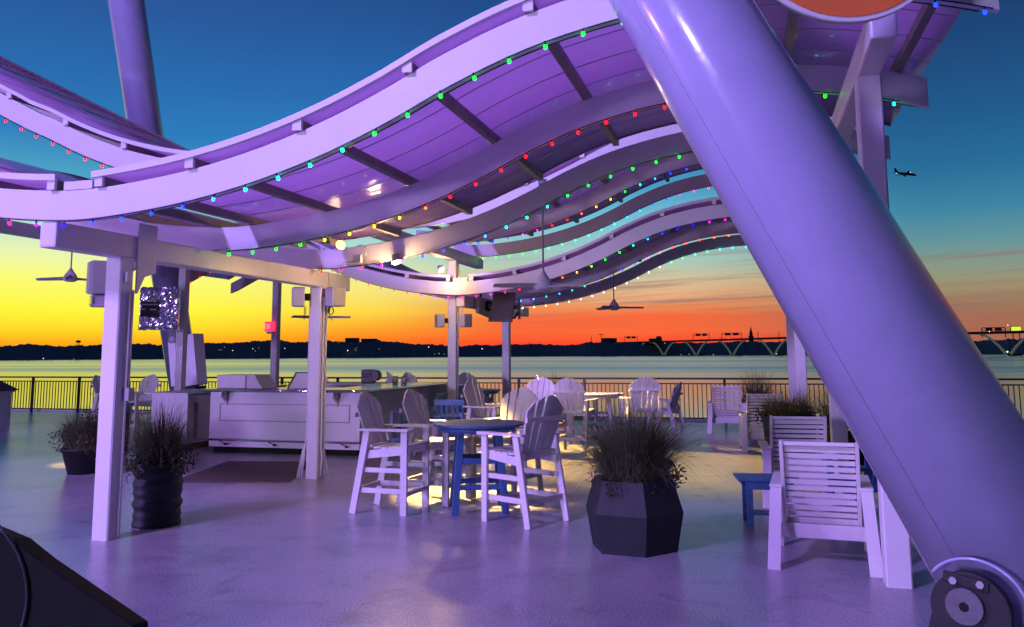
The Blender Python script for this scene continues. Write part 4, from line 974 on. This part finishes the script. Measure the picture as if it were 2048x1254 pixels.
# two screens on the far right post of the bar
root = empty('television', (-5.02, 17.35, 2.67), R(-2), 'dark television seen from behind, tilted, hanging right of the far bar post', 'television')
m = MB(); m.hexa([(-.34, -.32, -.36), (.26, -.28, -.38), (.26, -.20, -.38), (-.34, -.24, -.36), (-.25, -.14, .38), (.30, -.10, .36), (.30, -.02, .36), (-.25, -.06, .38)]); m.build('case', M['tv'], root, .012)
m = MB(); m.bar((.26, -.10, -.28), (.34, .10, -.1), .05, .05); m.bar((.34, .1, -.30), (.34, .1, .2), .05, .05); m.bar((.1, .1, 0), (.36, .1, 0), .05, .1); m.bar((.0, .0, .1), (-.52, .1, .1), .05, .05); m.build('bracket', M['tv'], root); root.scale = (.86, .86, .86)
root = empty('television', (-5.46, 17.3, 2.70), R(90), 'long dark television under the main beam, left of the tilted one', 'television')
m = MB(); m.hexa([(-.55, -.05, -.16), (.40, -.05, -.24), (.40, .03, -.24), (-.55, .03, -.16), (-.55, -.05, .17), (.40, -.05, .16), (.40, .03, .16), (-.55, .03, .17)]); m.build('case', M['grey'], root, .01)
m = MB(); m.box(-.12, .34, -.075, -.051, -.10, .11); m.build('back_panel', M['black'], root, .004)
m = MB(); m.box(.02, .18, -.083, -.076, -.05, .06); m.build('label_plate', M['label'], root)
m = MB(); m.tube([(-.33 + .09 * math.cos(a), -.056, .02 + .11 * math.sin(a)) for a in [2 * math.pi * j / 20 for j in range(21)]], .006, 5); m.build('cable', M['label'], root)
m = MB(); m.bar((-.3, -.01, .14), (-.3, -.01, .24), .04, .04); m.build('hanger', M['dark'], root)
# exit box
root = empty('exit_sign', (-12.30, 20.05, 2.44), R(-8), 'glowing red exit sign box on the far left post', 'exit sign')
m = MB(); m.box(-.15, .12, -.10, .0, -.13, .13); m.build('case', M['red'], root, .008)
m = MB(); m.box(-.08, .10, -.10, .04, -.19, -.135); m.build('base', M['speaker'], root)
bxl = [('E', -.125), ('X', -.068), ('I', -.012), ('T', .022)]
m = MB(); zf = -.106
def st(x0, x1, z0, z1): m.box(x0, x1, zf, zf + .004, z0, z1)
st(-.13, -.118, -.07, .07); st(-.118, -.088, .058, .07); st(-.118, -.093, -.006, .006); st(-.118, -.088, -.07, -.058)
m.bar((-.075, zf, -.07), (-.035, zf, .07), .006, .012, up=(0, 1, 0)); m.bar((-.075, zf - .001, .07), (-.035, zf - .001, -.07), .006, .012, up=(0, 1, 0))
st(-.02, -.008, -.07, .07); st(.005, .05, .058, .07); st(.022, .034, -.07, .058)
m.build('lettering', M['redtxt'], root)
# flood lamps
def flood(loc_, tgt, label, mt, power, color, cone, lit=True, r=.07):
    root = empty('flood_lamp', loc_, 0, label, 'flood lamp'); d = (Vector(tgt) - Vector(loc_)).normalized()
    q = d.to_track_quat('Z', 'Y').to_matrix().to_4x4()
    m = MB(); m.lathe([(.0, -.10), (.035, -.10), (.045, -.04), (r, .0), (r, .015)], seg=18, T=q); m.build('housing', M['speaker'], root)
    m = MB(); m.lathe([(0.001, .0155), (r * .92, .016), (r * .7, .03), (.001, .042)], seg=18, T=q); m.build('lens', mt, root)
    m = MB(); m.tube([(0, 0, 0), (0, .03, .06), (0, .05, .11)], .012, 6); m.build('arm', M['speaker'], root)
    l = bpy.data.lights.new('flood_light', 'SPOT'); l.energy = power; l.color = color; l.spot_size = R(cone); l.spot_blend = .55; l.shadow_soft_size = .05
    lo = bpy.data.objects.new('flood_light', l); scene.collection.objects.link(lo); lo.parent = root; lo.location = d * .06; lo.rotation_euler = (-d).to_track_quat('Z', 'Y').to_euler()
    return root
flood((-4.52, 10.40, 2.93), (-3.30, 9.92, 0), 'bright round lamp under the third rafter right of the middle post', M['bulbwarm'], 5200, (1, .62, .16), 38)
flood((-5.15, 10.00, 3.12), (-4.0, 9.0, 3.4), 'yellow lamp tucked above the middle post under the roof', M['lampyel'], 110, (1, .60, .30), 95)
flood((-5.88, 15.75, 3.36), (-2.9, 14.3, .2), 'flood lamp head on the far post of the bar, aimed down to the right', M['bulbwarm'], 6500, (1, .64, .14), 58)
root = empty('flood_lamp', (-11.6, 12.8, 3.6), 0, 'small lamp under the left beam lighting the deck by the coppery planter', 'flood lamp')
l = bpy.data.lights.new('flood_light', 'SPOT'); l.energy = 1900; l.color = (1, .66, .10); l.spot_size = R(15); l.spot_blend = .5; l.shadow_soft_size = .05
lo = bpy.data.objects.new('flood_light', l); scene.collection.objects.link(lo); lo.parent = root; lo.rotation_euler = (Vector((-10.25, 11.35, 0)) - Vector((-11.6, 12.8, 3.6))).to_track_quat('-Z', 'Y').to_euler()
m = MB(); m.lathe([(.0, 0), (.05, .02), (.05, .12), (.03, .17)], seg=14); m.build('housing', M['speaker'], root)
pl_ = bpy.data.lights.new('glow', 'POINT'); pl_.energy = 60; pl_.color = (1, .62, .30); pl_.shadow_soft_size = .08
po_ = bpy.data.objects.new('glow', pl_); scene.collection.objects.link(po_); po_.location = (-4.52, 10.36, 2.80)
pl2 = bpy.data.lights.new('glow', 'POINT'); pl2.energy = 28; pl2.color = (1, .62, .30); pl2.shadow_soft_size = .08
po2 = bpy.data.objects.new('glow', pl2); scene.collection.objects.link(po2); po2.location = (-5.75, 15.55, 3.20)
# small connection box with the looped cable under the third rafter
root = empty('connection_box', (-5.08, 10.38, 2.98), 0, 'small white connection box with cable loop on the third rafter beside the middle post', 'connection box')
m = MB(); m.box(-.06, .06, -.03, .03, -.055, .055); m.build('case', M['speaker'], root, .008)
m = MB(); m.tube([(.05, 0, .02), (.12, 0, .05), (.13, 0, .14), (.05, 0, .19), (-.02, 0, .17)], .006, 6); m.tube([(-.05, 0, -.03), (-.2, 0, -.05), (-.28, 0, -.1), (-.3, 0, -.2)], .008, 6); m.build('cable', M['grey'], root)

# ------------------------------------------------------------------ round orange sign
root = empty('round_sign', (.63, 5.10, 4.262), R(15.6), 'large plain orange disc with pale rim hanging at the top edge', 'sign')
m = MB(); m.tube([(0, .0, 0), (0, .05, 0)], .645, 72); ob = m.build('rim', M['paint'], root)
m = MB(); m.tube([(0, -.006, 0), (0, -.001, 0)], .618, 72); m.build('face', M['orange'], root)
m = MB(); m.bar((0, .06, .3), (0, .85, .3), .05, .05); m.build('bracket', M['dark'], root)

# ------------------------------------------------------------------ aeroplane
pa = bearing(math.degrees(math.atan((1834 - 1024) / 1700)), 1450); hz = 706 - .006 * 788
root = empty('aeroplane', (pa.x, pa.y, 1.7 + (hz - 343) / 1700 * 1450 * math.cos(math.atan(788 / 1700))), TH + R(4), 'tiny dark airliner in the blue sky right of the big leg', 'aeroplane')
root.rotation_euler = (R(0), R(4), TH + R(10))
m = MB(); m.tube([(-19, 0, 1.0), (-15, 0, .6), (-8, 0, 0), (12, 0, 0), (16, 0, -.2), (18.5, 0, -.8)], [.25, 1.2, 2.0, 2.0, 1.5, .3], 14); m.build('fuselage', M['plane'], root)
for s_ in (-1, 1):
    m = MB(); m.hexa([(-3, s_ * 1.5, -1), (4, s_ * 1.5, -1), (-5, s_ * 16, .6), (-7.5, s_ * 16, .6), (-3, s_ * 1.5, -.4), (4, s_ * 1.5, -.4), (-5, s_ * 16, .8), (-7.5, s_ * 16, .8)]); m.build('wing', M['plane'], root)
    m = MB(); m.hexa([(-18, s_ * .5, .8), (-14, s_ * .5, .8), (-18, s_ * 6, 1.2), (-20, s_ * 6, 1.2), (-18, s_ * .5, 1.1), (-14, s_ * .5, 1.1), (-18, s_ * 6, 1.4), (-20, s_ * 6, 1.4)]); m.build('tailplane', M['plane'], root)
    m = MB(); m.tube([(-1, s_ * 5.5, -2), (4, s_ * 5.5, -2)], 1.1, 12); m.build('engine', M['plane'], root)
m = MB(); m.hexa([(-19.5, -.2, 1), (-13, -.2, 1), (-13, .2, 1), (-19.5, .2, 1), (-21, -.2, 7.5), (-18.3, -.2, 7.5), (-18.3, .2, 7.5), (-21, .2, 7.5)]); m.build('tail_fin', M['plane'], root)
for p_ in ((6, -2.4, 2.6), (-17.5, -1, -1.2)):
    m = MB(); m.lathe([(.001, -.6), (.5, -.3), (.6, 0), (.5, .3), (.001, .6)], p_, seg=8); m.build('lamp', M['shorelight'], root)

# ------------------------------------------------------------------ far shore: bridge, gantries, tower, buildings, lights
def br_pos(k):
    Y0 = 2000; return RGT * (299.1 + 49.8 * k) * (1) + FWD * (Y0 - 102.34 * k)
K0, K1 = -1.0, 12
root = empty('river_bridge', br_pos(4), 0, 'long arched road bridge across the river at right, its V piers lit', 'bridge'); OBG = br_pos(4)
def deck_z(k): return 26.5 + (.6 * k if k < 5 else 3 - .2 * (k - 5)) * .6
m = MB(); ks = frange(K0, K1, .5); dirb = (br_pos(1) - br_pos(0)).normalized(); nb = Vector((-dirb.y, dirb.x, 0)); vs = []
for k in ks:
    p = br_pos(k) - OBG; z = deck_z(k)
    vs += [p - nb * 17 + Vector((0, 0, z - 3.2)), p + nb * 17 + Vector((0, 0, z - 3.2)), p + nb * 17 + Vector((0, 0, z)), p - nb * 17 + Vector((0, 0, z))]
fs = []
for i in range(len(ks) - 1):
    a = i * 4; b = a + 4; fs += [(a, a + 1, b + 1, b), (a + 1, a + 2, b + 2, b + 1), (a + 2, a + 3, b + 3, b + 2), (a + 3, a, b, b + 3)]
m.add(vs, fs); m.build('road_deck', M['concrete'], root)
for k in range(0, 12):
    for s_ in (-1, 1):
        m = MB(); pts = []
        for f in (0, .25, .5, .75, 1): pts.append(br_pos(k + s_ * (.03 + .33 * f ** 1.0)) - OBG - nb * 14 + Vector((0, 0, -3.5 + (deck_z(k) + .2) * (1 - (1 - f) ** 1.7))))
        m.tube(pts, [2.0, 1.7, 1.6, 1.6, 1.8], 6); m.build('pier_arm', M['pier'] if k >= 0 else M['concrete'], root)
    m = MB(); p = br_pos(k) - OBG; m.lathe([(9, -6.6), (9, -4.2), (6, -3.6)], (p.x, p.y, 0), seg=12, smooth=False); m.build('pier_base', M['concrete'], root)
def px_bearing(px): return math.degrees(math.atan((px - 1024) / 1700))
def far_pt(px, y, D):
    a = px_bearing(px); return bearing(a, D, 1.7 + (706 - .006 * (px - 1024) - y) / 1700 * math.cos(R(a)) * D)
def gantry(x0, x1, ytop, ybot, k, label):
    D = br_pos(k).length; a = far_pt(x0, ybot, D); b = far_pt(x1, ybot, D); t0 = far_pt(x0, ytop, D).z; c = (a + b) / 2; zb = min(a.z, deck_z(k))
    root = empty('sign_gantry', (c.x, c.y, zb), 0, label, 'sign gantry', 'sign gantries on the bridge'); O = Vector((c.x, c.y, zb)); m = MB()
    for p in (a, b): m.bar(Vector((p.x, p.y, zb)) - O, Vector((p.x, p.y, t0)) - O, 1.0, 1.0)
    m.bar(Vector((a.x, a.y, t0)) - O, Vector((b.x, b.y, t0)) - O, 1.0, 1.0); m.bar(Vector((a.x, a.y, t0 - 3.4)) - O, Vector((b.x, b.y, t0 - 3.4)) - O, .6, .6)
    m.build('frame', M['town'], root)
    for f in (.16, .56):
        p = a.lerp(b, f); q = a.lerp(b, f + .3); m = MB(); m.bar(Vector((p.x, p.y, t0 - 2)) - O, Vector((q.x, q.y, t0 - 2)) - O, 1.2, 5.2); m.build('sign_board', M['town'], root)
gantry(1248, 1274, 673.5, 688, -.4, 'sign gantry at the far left end of the bridge')
gantry(1386, 1418, 668, 682, 2, 'middle sign gantry on the bridge, left of the tall tower')
gantry(1443, 1483, 666.5, 682, 3, 'sign gantry on the bridge just left of the tall tower')
gantry(1965, 2012, 656, 676, 8, 'large sign gantry on the bridge right of the big leg')
p = far_pt(2034, 660, br_pos(8).length); root = empty('lit_sign', p, TH, 'yellow lit sign on the bridge at the right edge', 'sign')
m = MB(); m.box(-6.5, 6.5, -.4, .4, -4, 4.4); m.build('face', M['yelsign'], root); m = MB(); m.box(-7.5, 7.5, .5, 1.2, -5, 5.4); m.build('frame', M['town'], root)
m = MB(); m.box(-5, -4, .5, 1.2, -15, -5); m.box(4, 5, .5, 1.2, -15, -5); m.build('post', M['town'], root)
p = far_pt(1502, 684, 2600); root = empty('memorial_tower', (p.x, p.y, -6), 0, 'tall stepped tower with pointed top rising behind the bridge', 'tower'); hh = p.z + 6
s_ = 2600 / 1700
m = MB(); m.box(-4.6 * s_, 4.6 * s_, -4, 4, 0, hh + 12 * s_); m.build('shaft', M['town'], root)
m = MB(); m.box(-3.2 * s_, 3.2 * s_, -3, 3, hh + 12 * s_, hh + 19 * s_); m.box(-2.0 * s_, 2.0 * s_, -2, 2, hh + 19 * s_, hh + 23 * s_); m.build('upper_tiers', M['town'], root)
m = MB(); m.lathe([(1.6 * s_, hh + 23 * s_), (.9 * s_, hh + 26 * s_), (.1, hh + 31 * s_)], seg=8); m.build('spire', M['town'], root)
def block(px0, px1, ytop, label, extra=None, name='building', D=2010):
    a = far_pt(px0, ytop, D); b = far_pt(px1, ytop, D); c = (a + b) / 2; w = (b - a).length
    root = empty(name, (c.x, c.y, -6), R(math.degrees(math.atan2(RGT.y, RGT.x))), label, 'building'); h = a.z + 6
    m = MB(); m.box(-w / 2, w / 2, -10, 10, 0, h); m.build('wall', M['town'], root)
    m = MB(); m.box(-w / 2 - .5, w / 2 + .5, -10.5, 10.5, h, h + 1); m.build('roof', M['town'], root)
    if extra: m = MB(); m.box(extra[0] * w, extra[1] * w, -4, 4, h, h + extra[2]); m.build('roof_hut', M['town'], root)
block(690, 716, 677, 'long dark building on the ridge right of the middle post'); block(722, 752, 678.5, 'lower dark building next to the long one on the ridge')
block(1202, 1232, 677.5, 'flat dark building at the left end of the bridge', (-.3, .2, 1.5)); block(1298, 1322, 678, 'dark building with roof hut behind the bridge piers', (.1, .5, 6))
def mast(px, yt, label, crane=False):
    p = far_pt(px, yt, 2060); root = empty('mast', (p.x, p.y, 0), 0, label, 'mast', 'thin masts on the skyline'); m = MB(); m.tube([(0, 0, 0), (0, 0, p.z)], .8, 5)
    m.build('pole', M['town'], root)
    if crane: m = MB(); q = RGT; m.bar(q * -9 + Vector((0, 0, p.z - 2)), q * 7 + Vector((0, 0, p.z - 2)), .9, .9); m.build('jib', M['town'], root)
mast(1202, 667.5, 'thin crane mast left of the bridge', True); mast(1182, 673, 'short mast by the trees left of the bridge'); mast(1558, 664, 'thin pole on the bridge right of the tower'); mast(1516, 664, 'thin pole just right of the tall tower')
p = far_pt(154, 683, 2000); root = empty('water_tower', (p.x, p.y, 0), 0, 'tiny round water tower on the left skyline', 'water tower')
m = MB(); m.lathe([(.8, p.z - 3), (4.8, p.z - 1.5), (5.0, p.z + .5), (3.5, p.z + 2), (.5, p.z + 2.6)], seg=14); m.build('tank', M['town'], root)
m = MB()
for k in range(4): a = k * 1.57; m.tube([(3.5 * math.cos(a), 3.5 * math.sin(a), 0), (3 * math.cos(a), 3 * math.sin(a), p.z - 1.5)], .5, 5)
m.build('support', M['town'], root)
sl_ = [(30, 690, 1), (86, 717, 2), (147, 718, 1), (437, 699.5, 1), (441, 699.8, 1), (447, 694.5, 1), (464, 701, 2), (504, 697.5, 2), (509, 702, 1), (516, 696, 1), (555, 702.5, 1.5), (568, 697, 2), (675, 685, 1), (694, 701, 3), (708, 698, 1), (712, 695, 1), (711, 701, 1), (757, 698, 1), (856, 694, 2.6), (868, 708, 1), (877, 707, 1.5), (887, 708, 1), (963, 697.5, 2.6), (1055, 690, 1), (1246, 707, 1.2), (1254, 706, 1.2), (1291, 706.5, 1.4), (1314, 706.5, 1.6), (1300, 685, 1.8), (1307, 685.5, 1.6), (1329, 686, 1.4), (1377, 708.5, 1.2), (1395, 707, 2), (1467, 708, 2.2), (1481, 710, 1.6), (1551, 707.5, 2.2), (1456, 677, 1.4), (2013, 703.5, 2.6), (1927, 656, 1.6), (1980, 663, 1.6), (2018, 650.5, 1.6), (1360, 709, 1.4), (1425, 709.5, 1.4)]
smh = MB(); smh.lathe([(.001, -1), (.7, -.7), (1, 0), (.7, .7), (.001, 1)], seg=8); sm0 = None
WH = ['small light low on the far shore', 'small light on the dark wooded bank', 'small light high on the dark bank']
for i, (px, y, r) in enumerate(sl_):
    D = 1900 if px < 1230 else (br_pos(max(0, (px - 1281) / 80)).length - 22)
    if sm0 is None: o = smh.build('shore_light', M['shorelight']); sm0 = o
    else: o = sm0.copy(); scene.collection.objects.link(o)
    o.location = far_pt(px, y, D); o.scale = (r * .42,) * 3
    reg = 'left of the nearest left post' if px < 180 else 'between the leg cabinet and the middle post' if px < 600 else 'right of the middle post' if px < 900 else 'right of the far post' if px < 1200 else 'by the bridge piers'
    tag(o, 'tiny white light on the far bank, %s' % reg, 'light', 'lights on the far bank, %s' % reg)
